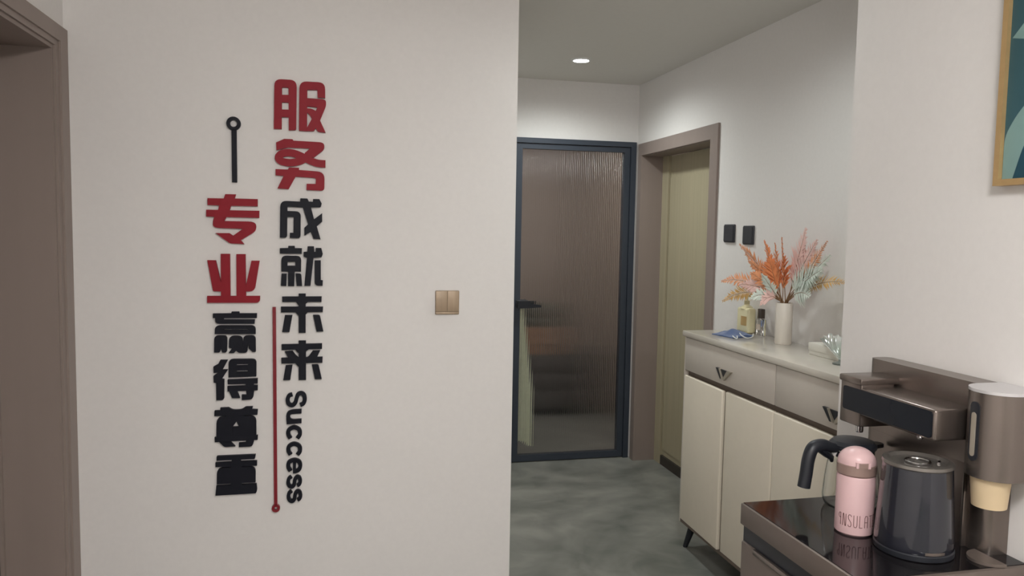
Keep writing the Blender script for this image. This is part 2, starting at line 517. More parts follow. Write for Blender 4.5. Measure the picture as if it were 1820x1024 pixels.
# ---- hall downlight, and a second, unseen one added to brighten the hall
for hx0, hy0, pw, lab in ((1.335, 4.147, DOWNLIGHT_W, 'small round recessed downlight glowing in front of the glass door'),
                          (1.25, 2.45, HALL_FILL_W, 'added unseen fill downlight over the hall entrance')):
    t = thing('recessed_downlight', (hx0, hy0, CEIL - 0.01), lab, 'ceiling light', 'recessed downlights in the hall ceiling')
    obj('trim_ring', MB().lathe([(0.042, CEIL - 0.004), (0.044, CEIL - 0.008), (0.054, CEIL - 0.006), (0.056, CEIL), (0.042, CEIL)], (hx0, hy0), 32, cap=False), 'white_metal', t)
    obj('diffuser', MB().lathe([(0.0, CEIL - 0.007), (0.030, CEIL - 0.0065), (0.042, CEIL - 0.004), (0.042, CEIL - 0.001)], (hx0, hy0), 32), 'lamp_disc', t)
    ld = bpy.data.lights.new('downlight_beam', 'SPOT')
    ld.energy = pw
    ld.color = (0.94, 1.0, 0.98)
    ld.spot_size = math.radians(165)
    ld.spot_blend = 1.0
    ld.shadow_soft_size = 0.045
    lo = bpy.data.objects.new('downlight_beam', ld)
    COL.objects.link(lo)
    lo.location = (hx0, hy0, CEIL - 0.03)

# unseen lamp and housing, added to light the small room
t = thing('added_fill_lamp', (1.5, 5.5, CEIL - 0.03), 'added unseen fill lamp on the ceiling behind the glass', 'ceiling light')
obj('housing', MB().lathe([(0.0, CEIL - 0.02), (0.17, CEIL - 0.02), (0.17, CEIL), (0.0, CEIL)], (1.5, 5.5), 32), 'white_metal', t)
ld = bpy.data.lights.new('inner_room_fill', 'AREA')
ld.shape = 'DISK'
ld.size = 0.30
ld.energy = INNER_W
ld.color = (1.0, 0.93, 0.87)
lo = bpy.data.objects.new('inner_room_fill', ld)
COL.objects.link(lo)
lo.location = (1.5, 5.5, CEIL - 0.025)

# ================================================================== slogan on the wall
GLYPHS = {
 'fu': {"p":[[[-199.4,1830.0],[-196.6,1995.9,22.5],[-124.3,1996.0,22.5],[-126.7,1828.6,6.1],[-150.7,1827.5],[-151.0,1969.9,4.1],[-172.5,1969.6,4.1],[-174.1,1830.2]],[[-174.5,1944.6],[-150.2,1945.4],[-150.3,1920.0],[-174.7,1919.7]],[[-174.8,1895.7],[-150.4,1896.0],[-150.5,1870.9],[-174.9,1870.3]],[[-117.7,1827.4],[-115.2,1993.1,24.6],[-30.8,1993.4,22.5],[-30.8,1941.6],[-55.6,1941.6],[-56.6,1967.3],[-89.8,1966.1],[-91.1,1826.9]],[[-90.8,1937.7],[-27.9,1937.3,16.4],[-27.9,1915.9,8.2],[-48.1,1865.3],[-68.2,1827.4,6.1],[-93.0,1827.2],[-92.0,1837.0],[-75.8,1867.8],[-56.6,1908.6],[-90.9,1910.7]],[[-90.9,1903.5],[-74.8,1903.2,6.1],[-62.4,1896.6],[-47.1,1863.4],[-29.5,1824.8],[-54.5,1826.4,4.1],[-62.5,1838.3],[-74.8,1868.8],[-81.5,1881.1],[-90.9,1890.3]]],"s":[]},
 'wu': {"p":[[[-192.2,1784.7],[-165.9,1797.8],[-138.9,1797.8],[-135.7,1792.9],[-33.8,1791.4,18.4],[-33.8,1767.5,10.2],[-69.3,1738.3],[-98.9,1753.2],[-81.7,1768.5],[-153.7,1769.4],[-191.4,1758.8]],[[-194.5,1695.2],[-154.1,1695.0],[-150.3,1702.5],[-118.1,1702.1],[-118.1,1694.9],[-32.9,1690.9,24.6],[-33.9,1626.2,12.3],[-93.5,1627.7],[-92.5,1648.7],[-62.8,1649.0],[-61.8,1669.3,6.1],[-129.5,1671.6],[-152.4,1628.7],[-188.7,1630.2],[-168.3,1673.1],[-194.6,1674.2]]],"s":[[25.0,[[-60.7,1770.3],[-81.7,1749.9],[-106.6,1729.5],[-129.4,1720.8],[-152.1,1718.4],[-176.5,1723.0],[-184.4,1734.7],[-174.5,1747.3],[-151.9,1752.1],[-127.4,1748.2],[-98.9,1736.6],[-76.1,1725.7],[-53.1,1719.3],[-30.0,1718.6]]]]},
 'cheng': {"p":[[[-181.6,1462.7],[-179.7,1589.0,21.5],[-115.0,1587.5],[-113.4,1598.7],[-90.2,1598.5],[-85.5,1588.2],[-72.3,1587.8],[-71.5,1597.4],[-50.5,1597.5],[-42.7,1582.9],[-45.9,1569.2,5.0],[-78.6,1568.5],[-68.6,1527.8],[-41.2,1549.3],[-41.2,1520.4],[-59.2,1504.0],[-46.8,1459.1],[-70.2,1460.4],[-79.6,1484.3],[-100.6,1471.1],[-100.5,1498.4],[-88.1,1510.6],[-105.7,1567.0],[-156.6,1569.0],[-156.6,1554.4],[-112.7,1553.8,16.6],[-113.8,1461.3,11.6],[-149.3,1462.7],[-148.5,1480.3],[-136.9,1480.5],[-136.0,1533.7],[-157.0,1534.0],[-158.3,1462.6,9.9]]],"s":[]},
 'jiu': {"p":[[[-181.8,1427.0],[-154.9,1427.8],[-154.1,1435.3],[-133.2,1435.6],[-132.5,1427.6],[-108.9,1427.9],[-110.1,1408.6],[-181.8,1408.6]],[[-177.5,1347.0],[-177.3,1401.5,16.6],[-111.6,1401.3,16.6],[-112.3,1347.3],[-131.2,1347.2],[-131.1,1380.2,3.3],[-157.4,1380.0,3.3],[-157.5,1347.1]],[[-158.2,1367.2],[-130.4,1367.4],[-130.4,1346.9],[-158.3,1346.8]],[[-155.2,1347.9],[-133.5,1348.0],[-135.3,1296.4],[-155.4,1296.9]],[[-176.8,1339.8],[-159.9,1339.9],[-161.6,1297.2],[-179.0,1298.0]],[[-130.5,1340.8],[-111.8,1340.1,6.6],[-108.8,1297.2],[-126.7,1297.2]],[[-103.1,1415.1],[-90.6,1416.0],[-89.8,1434.5],[-69.0,1434.8],[-68.0,1415.5],[-63.3,1416.3],[-62.5,1429.2],[-44.5,1429.4],[-39.3,1408.5],[-42.9,1397.4,3.3],[-70.4,1394.4],[-80.7,1298.1],[-101.0,1298.1],[-92.2,1394.2],[-103.1,1398.2]],[[-66.5,1386.4],[-46.1,1386.6],[-46.2,1318.4],[-39.1,1316.8],[-39.9,1298.1],[-66.6,1298.1,13.3]]],"s":[]},
 'wei': {"p":[[[-175.2,1260.3],[-43.1,1260.8],[-43.9,1241.6],[-174.7,1241.8]],[[-179.4,1225.6],[-38.4,1224.9],[-39.5,1206.1],[-179.0,1205.7]],[[-120.3,1270.7],[-96.9,1270.7],[-97.6,1133.9],[-120.7,1134.2]],[[-166.2,1196.4],[-141.4,1196.2],[-151.9,1137.0],[-175.8,1137.3]],[[-72.6,1196.5],[-49.5,1196.3,6.6],[-37.7,1138.0],[-60.6,1137.5]],[[-130.0,1242.4],[-119.1,1242.3],[-120.4,1229.4]],[[-131.7,1205.9],[-119.3,1206.6],[-120.5,1193.6]],[[-98.1,1242.3],[-89.5,1241.9],[-98.1,1234.1]],[[-98.2,1206.5],[-90.3,1206.1],[-97.7,1196.7]]],"s":[]},
 'lai': {"p":[[[-178.0,1094.5],[-42.1,1095.5],[-42.2,1076.5],[-177.3,1074.9]],[[-179.0,1047.2],[-40.1,1048.5],[-40.9,1027.8],[-178.3,1027.6]],[[-120.8,1106.6],[-96.4,1106.2],[-96.7,968.1],[-121.3,968.4]],[[-167.2,1069.8],[-141.6,1071.0],[-132.2,1057.7],[-119.8,1046.0],[-154.1,1041.8]],[[-73.3,1070.5],[-48.5,1070.9],[-61.5,1041.5],[-97.8,1043.9],[-86.8,1051.9]],[[-164.3,1020.7],[-141.7,1021.9],[-149.8,969.6],[-173.1,969.4]],[[-76.6,1021.2],[-54.4,1022.4,6.6],[-43.4,970.0],[-66.4,969.8]],[[-132.2,1074.9],[-119.7,1075.2],[-121.3,1062.4]],[[-132.3,1027.4],[-119.8,1027.9],[-121.4,1014.8]],[[-97.7,1075.9],[-86.7,1076.2],[-97.4,1068.5]]],"s":[]},
 'zhuan': {"p":[[[-413.0,1591.3],[-361.6,1591.7],[-356.7,1606.1],[-323.0,1606.5],[-327.2,1592.2],[-253.5,1592.3],[-253.7,1567.7],[-339.1,1567.5],[-343.6,1552.7],[-248.5,1553.0],[-249.0,1528.8],[-354.4,1529.4],[-360.6,1516.4],[-258.5,1516.2,25.3],[-259.6,1484.0,13.6],[-308.6,1452.6],[-298.1,1439.4],[-343.0,1441.0,5.8],[-388.9,1475.4],[-345.3,1475.8],[-333.1,1467.4],[-302.1,1490.7],[-397.4,1492.7,23.4],[-396.2,1515.7],[-392.6,1529.5],[-417.7,1529.9],[-417.4,1552.8],[-379.9,1553.1],[-376.3,1567.9],[-413.0,1568.4]]],"s":[]},
 'ye': {"p":[[[-417.8,1263.1],[-247.8,1262.8],[-248.8,1239.5,13.6],[-418.1,1240.3]],[[-373.1,1405.5],[-343.8,1405.8],[-343.8,1261.5],[-373.7,1261.5]],[[-323.1,1405.1],[-293.9,1405.4],[-293.3,1261.4],[-323.8,1261.4]],[[-415.9,1383.9],[-389.0,1383.7],[-373.2,1308.1],[-372.6,1278.3],[-398.8,1279.3,4.9]],[[-274.6,1383.2],[-248.7,1383.4],[-265.5,1279.2,17.5],[-294.1,1278.3],[-292.1,1304.5]]],"s":[]},
 'ying': {"p":[[[-400.2,1203.3],[-341.6,1203.7],[-340.1,1209.5],[-316.2,1209.6],[-314.8,1203.5],[-258.5,1203.0],[-259.3,1186.8],[-400.4,1188.0]],[[-393.7,1188.7],[-366.3,1188.5],[-365.7,1182.9],[-265.3,1182.0],[-266.8,1167.1],[-392.4,1168.5,14.4]],[[-395.0,1133.5],[-394.2,1163.0,17.6],[-262.9,1161.5,16.0],[-263.4,1131.7],[-288.4,1132.0],[-288.2,1149.1],[-365.3,1150.0],[-365.4,1133.1]],[[-366.0,1147.6],[-287.5,1146.6],[-287.6,1132.0],[-366.2,1133.1]],[[-397.8,1070.4],[-396.5,1128.9,14.4],[-355.4,1128.3,12.8],[-356.6,1069.6,8.0],[-371.8,1069.9],[-375.3,1082.3],[-380.5,1070.0,3.2]],[[-350.0,1086.5],[-348.8,1127.0,16.0],[-305.9,1126.4,16.0],[-304.9,1081.0],[-290.2,1085.4],[-290.3,1066.8,17.6],[-318.1,1068.1],[-326.8,1075.2],[-334.2,1067.6],[-351.6,1067.9],[-340.6,1083.2]],[[-303.9,1109.0],[-301.6,1127.6,16.0],[-263.4,1127.0,14.4],[-263.1,1069.4,3.2],[-273.4,1070.3],[-285.8,1082.3],[-287.2,1097.8],[-290.5,1080.0],[-304.9,1079.5]]],"s":[]},
 'de': {"p":[[[-400.5,1021.9],[-385.3,1030.8],[-377.9,1044.6],[-354.0,1044.1],[-371.0,1011.1],[-354.3,1010.7],[-373.5,979.4],[-366.3,977.6],[-367.7,905.2,9.6],[-392.4,906.0],[-392.5,965.1],[-400.4,966.9],[-400.8,990.2],[-386.3,1000.7],[-400.0,1000.2]],[[-352.4,983.5],[-351.1,1047.1,16.0],[-261.4,1046.0,14.4],[-262.2,985.0],[-289.5,984.5],[-289.2,1028.2],[-325.8,1028.4],[-326.2,983.9]],[[-326.5,1024.1],[-288.5,1024.0],[-288.6,1006.3],[-326.7,1006.6]],[[-326.7,1002.0],[-288.6,1002.0],[-288.8,984.4],[-326.9,983.9]],[[-355.4,975.8],[-257.4,977.8],[-258.0,959.8],[-354.8,959.7]],[[-297.0,960.9],[-270.5,961.7],[-270.6,950.7],[-297.1,951.5]],[[-356.3,952.9],[-257.6,954.0],[-258.2,936.2],[-355.8,935.3]],[[-351.4,936.7],[-325.1,935.9],[-315.8,911.3],[-341.4,911.9,3.2]],[[-295.8,937.3],[-269.5,938.1],[-273.2,905.2,12.8],[-310.0,904.1],[-309.8,922.1],[-294.4,921.6]]],"s":[]},
 'zun': {"p":[[[-398.5,869.8],[-380.4,869.9],[-379.6,879.2],[-353.4,879.8,3.2],[-340.3,870.8,9.6],[-311.0,870.5,9.6],[-297.7,880.2,3.2],[-274.1,880.2],[-276.4,870.8],[-257.9,869.3],[-259.5,850.5],[-399.5,851.1]],[[-393.7,775.7],[-392.2,849.2,24.0],[-327.3,849.9],[-327.5,830.2],[-340.9,811.1],[-340.5,774.4]],[[-327.3,849.9],[-263.2,847.0,20.8],[-263.8,772.2],[-340.5,774.4],[-340.1,811.5],[-319.6,811.0],[-327.5,830.2]],[[-360.9,855.1],[-302.3,853.6],[-302.4,843.4],[-361.0,845.7]],[[-399.5,777.5],[-258.5,778.4],[-259.4,762.5],[-398.3,760.7]],[[-384.5,760.3],[-348.7,760.3],[-332.7,742.9],[-367.9,742.2,6.4]],[[-320.8,754.2],[-298.7,754.5],[-297.2,764.2],[-270.5,763.0],[-275.9,739.8,11.2],[-321.0,740.0]]],"s":[]},
 'zhong': {"p":[[[-393.7,711.4,3.2],[-265.7,711.3],[-268.8,695.5,3.2],[-393.9,695.6]],[[-344.9,698.6],[-315.4,697.9],[-315.5,684.4],[-345.0,684.4]],[[-397.6,688.7],[-261.8,688.8],[-262.2,671.2],[-397.8,673.4]],[[-394.0,612.7],[-392.7,670.3,20.8],[-266.7,668.3,19.2],[-267.4,612.1]],[[-348.0,676.6],[-312.7,676.3],[-313.3,603.1],[-348.7,602.0]],[[-395.5,607.7],[-264.2,607.1],[-261.7,584.0,9.6],[-265.9,573.9,3.2],[-398.8,573.3]]],"s":[]},
 'S': {"p":[],"s":[[13.7,[[-142.7,917.7],[-153.5,913.8],[-158.6,899.7],[-155.0,885.2],[-143.5,879.5],[-133.3,888.1],[-128.2,905.1],[-123.1,917.7],[-112.9,921.2],[-103.7,914.3],[-101.1,897.8],[-106.3,884.4],[-116.5,879.6]]]]},
 'u': {"p":[[[-112.0,864.9],[-144.6,864.4,12.9],[-163.4,856.1,19.3],[-162.9,830.4],[-162.0,813.2],[-112.2,815.1],[-112.1,830.1],[-141.7,829.6,6.4],[-150.8,834.2,8.6],[-150.3,848.1,8.6],[-136.5,849.1],[-112.1,849.9]]],"s":[]},
 'c': {"p":[],"s":[[13.7,[[-149.4,762.9],[-156.7,776.5],[-154.6,792.6],[-137.7,800.9],[-120.8,792.2],[-118.0,774.9],[-126.6,761.7]]]]},
 'c2': {"p":[],"s":[[13.7,[[-149.3,704.1],[-156.5,717.8],[-154.4,733.9],[-137.5,742.1],[-120.6,733.3],[-117.8,715.9],[-126.4,702.7]]]]},
 'e': {"p":[[[-141.6,684.5],[-131.0,683.9],[-132.2,636.8],[-141.8,636.4]]],"s":[[13.3,[[-149.9,645.6],[-157.0,660.4],[-154.5,677.6],[-137.1,684.2],[-120.8,677.3],[-116.9,662.6],[-122.5,648.4],[-136.8,642.7]]]]},
 's': {"p":[],"s":[[12.4,[[-147.1,625.3],[-155.3,618.6],[-158.0,605.3],[-154.2,593.1],[-145.2,588.5],[-137.8,596.5],[-135.3,612.7],[-129.1,622.7],[-121.0,620.9],[-117.3,607.3],[-121.0,596.2],[-127.8,592.7]]]]},
 's2': {"p":[],"s":[[12.4,[[-146.3,573.6],[-154.5,566.9],[-157.2,553.6],[-153.4,541.4],[-144.4,536.7],[-137.0,544.7],[-134.5,560.9],[-128.3,570.9],[-120.1,569.1],[-116.4,555.4],[-120.2,544.3],[-127.0,540.8]]]]},
}
YF = YM - 0.012
def glyph(key, material, name, label, cat, group):
    mb = MB()
    k = 0
    for poly in GLYPHS[key]['p']:
        mb.prism(rounded([[c * 0.001 for c in p] for p in poly]), YF - 0.00015 * k, YM, 'y')
        k += 1
    for w, pts in GLYPHS[key]['s']:
        ribbon(mb, [(p[0] * 0.001, p[1] * 0.001) for p in pts], w * 0.001, YF - 0.00015 * k, YM)
        k += 1
    return tag(obj(name, mb, material), label, cat, group)

g1, g2, g3 = 'characters of the taller slogan column', 'characters of the lower slogan column', 'letters of the sideways English word'
S1 = 'slogan column ending in English'
S2 = 'slogan column under the black pin'
CH = [('fu', 'letter_red', 'large red raised character topmost in the ' + S1, g1),
      ('wu', 'letter_red', 'lower large red raised character in the ' + S1, g1),
      ('cheng', 'letter_black', 'black character right under the red ones in the ' + S1, g1),
      ('jiu', 'letter_black', 'second black raised character down in the ' + S1, g1),
      ('wei', 'letter_black', 'third black raised character down in the ' + S1, g1),
      ('lai', 'letter_black', 'lowest black raised character in the ' + S1, g1),
      ('zhuan', 'letter_red', 'large red character nearest the pin in the ' + S2, g2),
      ('ye', 'letter_red', 'lower large red raised character in the ' + S2, g2),
      ('ying', 'letter_black', 'dense black character under the red ones in the ' + S2, g2),
      ('de', 'letter_black', 'second black raised character down in the ' + S2, g2),
      ('zun', 'letter_black', 'third black raised character down in the ' + S2, g2),
      ('zhong', 'letter_black', 'bottom black raised character in the ' + S2, g2)]
for key, m_, lab, grp in CH:
    glyph(key, m_, 'slogan_character', lab, 'sign character', grp)
LT = [('S', 'black raised capital S heading the sideways English word'),
      ('u', 'black raised letter u in the sideways English word'),
      ('c', 'black raised first letter c after the u in the sideways word'),
      ('c2', 'black raised second letter c before the e in the sideways word'),
      ('e', 'black raised letter e in the sideways English word'),
      ('s', 'black raised small s right after the e in the sideways word'),
      ('s2', 'black raised small s ending the sideways English word')]
for key, lab in LT:
    glyph(key, 'letter_black', 'slogan_letter', lab, 'sign letter', g3)

t = thing('ring_pin', (-0.327, YM, 1.6465), 'short black pin with an open ring on top, above the red characters', 'wall ornament')
obj('rod', MB().box(-0.3349, -0.3191, YF, YM, 1.6465, 1.822), 'letter_black', t)
obj('ring', MB().ring((-0.3284, 1.8415), 0.0228, 0.0112, YF, YM), 'letter_black', t)
t = thing('ring_pin', (-0.2, YM, 0.50), 'long thin dark red rod ending in a small ring beside the English word', 'wall ornament')
obj('rod', MB().prism([(-0.2071, 1.2244), (-0.1963, 1.2244), (-0.1948, 0.526), (-0.2056, 0.526)], YF, YM), 'rod_red', t)
obj('ring', MB().ring((-0.19995, 0.515), 0.014, 0.0052, YF, YM), 'rod_red', t)

# ---- wall switches
t = thing('light_switch', (0.398, YM, 1.19), 'square brushed bronze light switch on the slogan wall', 'light switch')
sx0, sx1, sz0, sz1 = 0.3545, 0.4415, 1.1935, 1.2805
obj('plate', MB().rbox(sx0, sx1, YM - 0.008, YM, sz0, sz1, 0.003, 2), 'bronze_dark', t)
for a, b in ((sx0 + 0.0012, (sx0 + sx1) / 2 - 0.0004), ((sx0 + sx1) / 2 + 0.0004, sx1 - 0.0012)):
    obj('rocker', MB().rbox(a, b, YM - 0.011, YM - 0.006, sz0 + 0.011, sz1 - 0.0015, 0.0015, 2), 'bronze', t)
obj('lower_strip', MB().rbox(sx0 + 0.0012, sx1 - 0.0012, YM - 0.010, YM - 0.006, sz0 + 0.001, sz0 + 0.0095, 0.0015, 2), 'bronze', t)

for (y0, y1, z0, z1, lab) in ((3.450, 3.552, 1.461, 1.551, 'black square wall switch next to the taupe door casing'),
                              (3.272, 3.366, 1.454, 1.544, 'black square wall switch directly above the orange fern tips')):
    t = thing('wall_switch', (XW, (y0 + y1) / 2, z0), lab, 'light switch', 'black switches on the hall wall')
    obj('plate', MB().rbox(XW - 0.009, XW, y0, y1, z0, z1, 0.003, 2), 'switch_black', t)
    obj('rocker', MB().prism(rounded([(y0 + .006, z0 + .006, .003), (y1 - .006, z0 + .006, .003), (y1 - .006, z1 - .006, .003), (y0 + .006, z1 - .006, .003)]),
                             XW - 0.013, XW - 0.008, 'x'), 'switch_black', t)

# ---- picture on the right wall
t = thing('framed_picture', (XN, 1.10, 1.61), 'abstract teal leaf painting in a thin gold frame', 'picture')
py0, py1, pz0, pz1 = 0.84, 1.364, 1.612, 2.30
xf = XN - 0.024
obj('frame', MB().box(xf, XN, py1 - 0.013, py1, pz0, pz1).box(xf, XN, py0, py0 + 0.013, pz0, pz1)
    .box(xf, XN, py0 + 0.013, py1 - 0.013, pz0, pz0 + 0.013).box(xf, XN, py0 + 0.013, py1 - 0.013, pz1 - 0.013, pz1), 'gold', t)
cv = obj('canvas', MB().box(xf + 0.010, XN, py0 + 0.013, py1 - 0.013, pz0 + 0.013, pz1 - 0.013), 'teal', t)
def paint(pts, depth, m_):
    obj('painted_shape', MB().prism(pts, xf + 0.010 - depth, xf + 0.0105, 'x'), m_, cv)
paint(rounded([(1.350, 1.625), (1.350, 1.715, .02), (1.318, 1.765, .03), (1.26, 1.81, .05), (1.16, 1.86, .05), (1.10, 1.80, .03), (1.18, 1.70, .04), (1.24, 1.625)]), 0.0006, 'pale_teal')
paint(rounded([(1.324, 1.626), (1.300, 1.70, .03), (1.265, 1.735, .02), (1.20, 1.69, .03), (1.15, 1.626)]), 0.0012, 'deep_teal')
paint(rounded([(1.346, 1.915), (1.315, 1.945, .01), (1.26, 1.955, .03), (1.17, 1.94, .02), (1.22, 1.90, .03), (1.31, 1.905, .02)]), 0.0008, 'pale_teal')
paint(rounded([(1.12, 1.95), (1.06, 2.12, .05), (0.96, 2.20, .03), (0.94, 2.05, .05), (1.02, 1.95, .03)]), 0.0008, 'pale_teal')

# ================================================================== sideboard
CX, CY0, CY1 = 1.62, 1.872, 3.335
t = thing('sideboard', ((CX + XW) / 2, (CY0 + CY1) / 2, 0), 'long cream and grey sideboard with stone top and slim black legs', 'cabinet')
SB = t
zt = 1.043
obj('top_slab', MB().rbox(CX - 0.008, XW - 0.002, CY0, CY1 + 0.008, zt - 0.027, zt, 0.004, 2), 'marble', t)
obj('body', MB().box(CX + 0.022, XW - 0.004, CY0 + 0.002, CY1 - 0.012, 0.118, zt - 0.027), 'cab_recess', t)
obj('side_panel', MB().box(CX + 0.004, XW - 0.004, CY1 - 0.012, CY1, 0.118, zt - 0.027), 'cab_grey', t)
obj('base_board', MB().box(CX + 0.004, CX + 0.022, CY0 + 0.002, CY1 - 0.012, 0.118, 0.134), 'cab_recess', t)
dz0, dz1 = 0.858, zt - 0.029
for a, b in ((2.563, CY1 - 0.014), (CY0 + 0.004, 2.557)):
    dr = obj('drawer', MB().rbox(CX, CX + 0.022, a, b, dz0, dz1, 0.004, 2), 'cab_grey', t)
    yc = 2.938 if a > 2.5 else 2.19
    zc0, zc1 = 0.884, 0.926
    # V-shaped pull: black left stroke, dark core, pale right stroke
    obj('handle', MB().prism([(yc + 0.066, zc1), (yc + 0.040, zc1), (yc + 0.012, zc0), (yc + 0.026, zc0)], CX - 0.010, CX, 'x')
        .prism([(yc + 0.032, zc1 - 0.002), (yc - 0.028, zc1 - 0.002), (yc + 0.002, zc0 + 0.006)], CX - 0.006, CX, 'x'), 'black', dr)
    obj('handle_rim', MB().prism([(yc + 0.039, zc1), (yc + 0.033, zc1), (yc + 0.003, zc0), (yc + 0.011, zc0)], CX - 0.012, CX, 'x')
        .prism([(yc - 0.029, zc1), (yc - 0.062, zc1), (yc - 0.004, zc0 - 0.004), (yc + 0.003, zc0 + 0.004)], CX - 0.010, CX, 'x'), 'pull_inlay', dr,
        label='pale metallic inlay of the V-shaped pull')
def cab_door(a, b, swing=0.0):
    mb = MB().rbox(CX, CX + 0.020, a, b, 0.134, 0.834, 0.006, 3)
    if swing:
        c_, s_ = math.cos(swing), math.sin(swing)
        mb.v = [((p[0] - CX - 0.02) * c_ + (p[1] - b) * s_ + CX + 0.02, -(p[0] - CX - 0.02) * s_ + (p[1] - b) * c_ + b, p[2]) for p in mb.v]
    obj('door', mb, 'cab_cream', t)
cab_door(2.944, CY1 - 0.013, 0.022)
cab_door(2.567, 2.930)
cab_door(2.205, 2.562)
cab_door(CY0 + 0.004, 2.200)
for (lx, ly, sx, sy) in ((1.665, 3.27, -1, 1), (1.665, 1.95, -1, -1), (1.885, 3.27, 0.3, 1), (1.885, 1.95, 0.3, -1)):
    obj('leg', MB().tube([(lx, ly, 0.118), (lx + sx * 0.022, ly + sy * 0.03, 0.0)], [0.019, 0.011], 14), 'black', t)

# ---- vase and fern fronds
vx, vy = 1.848, 2.875
t = thing('vase', (vx, vy, zt), 'plain white cylindrical vase holding the dyed fern fronds', 'vase')
obj('body', MB().lathe([(0.0, zt), (0.032, zt), (0.0345, zt + 0.004), (0.035, zt + 0.10), (0.0345, zt + 0.172), (0.033, zt + 0.175), (0.031, zt + 0.172), (0.030, zt + 0.02), (0.0, zt + 0.015)],
                       (vx, vy), 36), 'ceramic', t)
rng = random.Random(7)
def frond(tip, material, bend, width, n, label, fill=0.30, side=(0, 0), twist=0.0):
    base = Vector((vx + rng.uniform(-0.010, 0.010), vy + rng.uniform(-0.012, 0.012), zt + 0.03))
    mouth = Vector((vx + side[0], vy + side[1], zt + 0.178))
    tip = Vector(tip)
    mid = (mouth + tip) / 2 + Vector((0, 0, bend))
    path = []
    K = 16
    for i in range(K + 1):
        u = i / K
        path.append(mouth * (1 - u) ** 2 + mid * 2 * u * (1 - u) + tip * u * u)
    full = [base, (base + mouth) / 2] + path
    th = thing('fern_frond', tuple(base), label, 'fern frond', 'dyed fern fronds in the white vase')
    obj('stem', MB().tube(full, [0.0022] * 2 + [0.0020 - 0.0015 * i / K for i in range(K + 1)], 6), 'stem', th)
    lv = MB()
    # plane of the frond: keep it roughly parallel to the hall wall, turned a little
    nrm = Vector((-1, rng.uniform(-0.35, 0.35) + twist, rng.uniform(-0.2, 0.3))).normalized()
    for i in range(n):
        u = fill + (0.985 - fill) * i / (n - 1)
        k = min(int(u * K), K - 1)
        fq = u * K - k
        p = path[k].lerp(path[k + 1], fq)
        tan = (path[k + 1] - path[k]).normalized()
        bi = tan.cross(nrm).normalized()
        w = (i / (n - 1))
        L = width * (0.45 + 0.75 * math.sin(math.pi * min(1, 0.18 + 0.82 * w))) * (1 - 0.55 * w * w)
        for s_ in (-1, 1):
            d = (bi * s_ * 0.80 + tan * (0.62 + 0.5 * w) + nrm * rng.uniform(-0.25, 0.25)).normalized()
            ll = L * rng.uniform(0.8, 1.15)
            q = p + d * ll
            m_ = p + d * ll * 0.45 + tan * ll * 0.05 + nrm * 0.003
            hw = 0.0058 * (1 - 0.3 * w)
            t1 = tan * hw
            m1 = m_ + tan * hw * 1.1
            m2 = m_ - tan * hw * 1.1 - nrm * 0.0012
            for P_ in (q, m1, m2):
                if P_.x > XW - 0.006:
                    P_.x = XW - 0.006
            lv.add([p + t1 * 0.5, p - t1 * 0.5, m1, m2, q], [(0, 1, 3, 2), (2, 3, 4)])
    obj('leaflets', lv, material, th, angle=180)

LO = 'orange fern frond standing in the white vase'
LR = 'burnt orange fern frond at the middle of the white vase'
LP = 'pale pink fern frond in the white vase'
LM = 'mint green fern frond in the white vase'
FR = [((1.80, 3.176, 1.455), 'orange', 0.03, 0.050, 26, 'tallest orange fern frond, its tip near the black switches'), ((1.80, 3.330, 1.277), 'orange', 0.075, 0.050, 28, 'orange fern frond arching outward just above the low mustard one'),
      ((1.79, 3.296, 1.186), 'mustard', 0.085, 0.050, 28, 'mustard yellow fern frond arching low over the yellow pump bottle'), ((1.80, 2.970, 1.476), 'rust', 0.0, 0.042, 26, LR),
      ((1.80, 2.887, 1.466), 'rust', 0.0, 0.044, 26, LR), ((1.78, 2.807, 1.490), 'rust', 0.0, 0.040, 26, LR),
      ((1.82, 2.845, 1.41), 'rust', 0.0, 0.070, 28, LR), ((1.80, 2.93, 1.40), 'rust', 0.0, 0.070, 28, LR),
      ((1.84, 2.735, 1.530), 'fern_pink', 0.02, 0.058, 28, 'tallest pale pink fern frond, topping the whole bouquet'), ((1.85, 2.675, 1.485), 'fern_pink', 0.02, 0.052, 26, LP),
      ((1.86, 2.77, 1.46), 'fern_pink', 0.02, 0.055, 24, LP),
      ((1.80, 2.538, 1.483), 'orange', 0.0, 0.040, 28, 'lone orange fern frond between the mint and pink fronds'), ((1.82, 2.545, 1.430), 'mint', 0.01, 0.070, 32, 'mint green fern frond rising highest of the mint ones'),
      ((1.78, 2.535, 1.375), 'mint', 0.03, 0.078, 32, LM), ((1.77, 2.590, 1.268), 'mint', 0.055, 0.074, 30, 'mint green fern frond drooping lowest over the stone top'),
      ((1.81, 2.62, 1.36), 'mint', 0.03, 0.074, 30, LM), ((1.83, 2.445, 1.330), 'mustard', 0.07, 0.045, 28, 'mustard yellow fern frond reaching out past the mint fronds'),
      ((1.76, 2.915, 1.335), 'mint', 0.0, 0.035, 18, 'small mint fern frond in front of the burnt orange ones'), ((1.78, 3.127, 1.275), 'fern_pink', 0.045, 0.048, 24, 'pale pink fern frond tucked between orange and mustard ones'),
      ((1.76, 3.00, 1.225), 'mint', 0.045, 0.036, 18, 'small low mint fern frond above the perfume bottle'), ((1.77, 2.93, 1.205), 'fern_pink', 0.055, 0.036, 18, 'short pale pink fern frond drooping by the vase mouth'),
      ((1.80, 3.09, 1.385), 'orange', 0.02, 0.052, 24, LO), ((1.79, 3.05, 1.33), 'orange', 0.03, 0.050, 22, LO)]
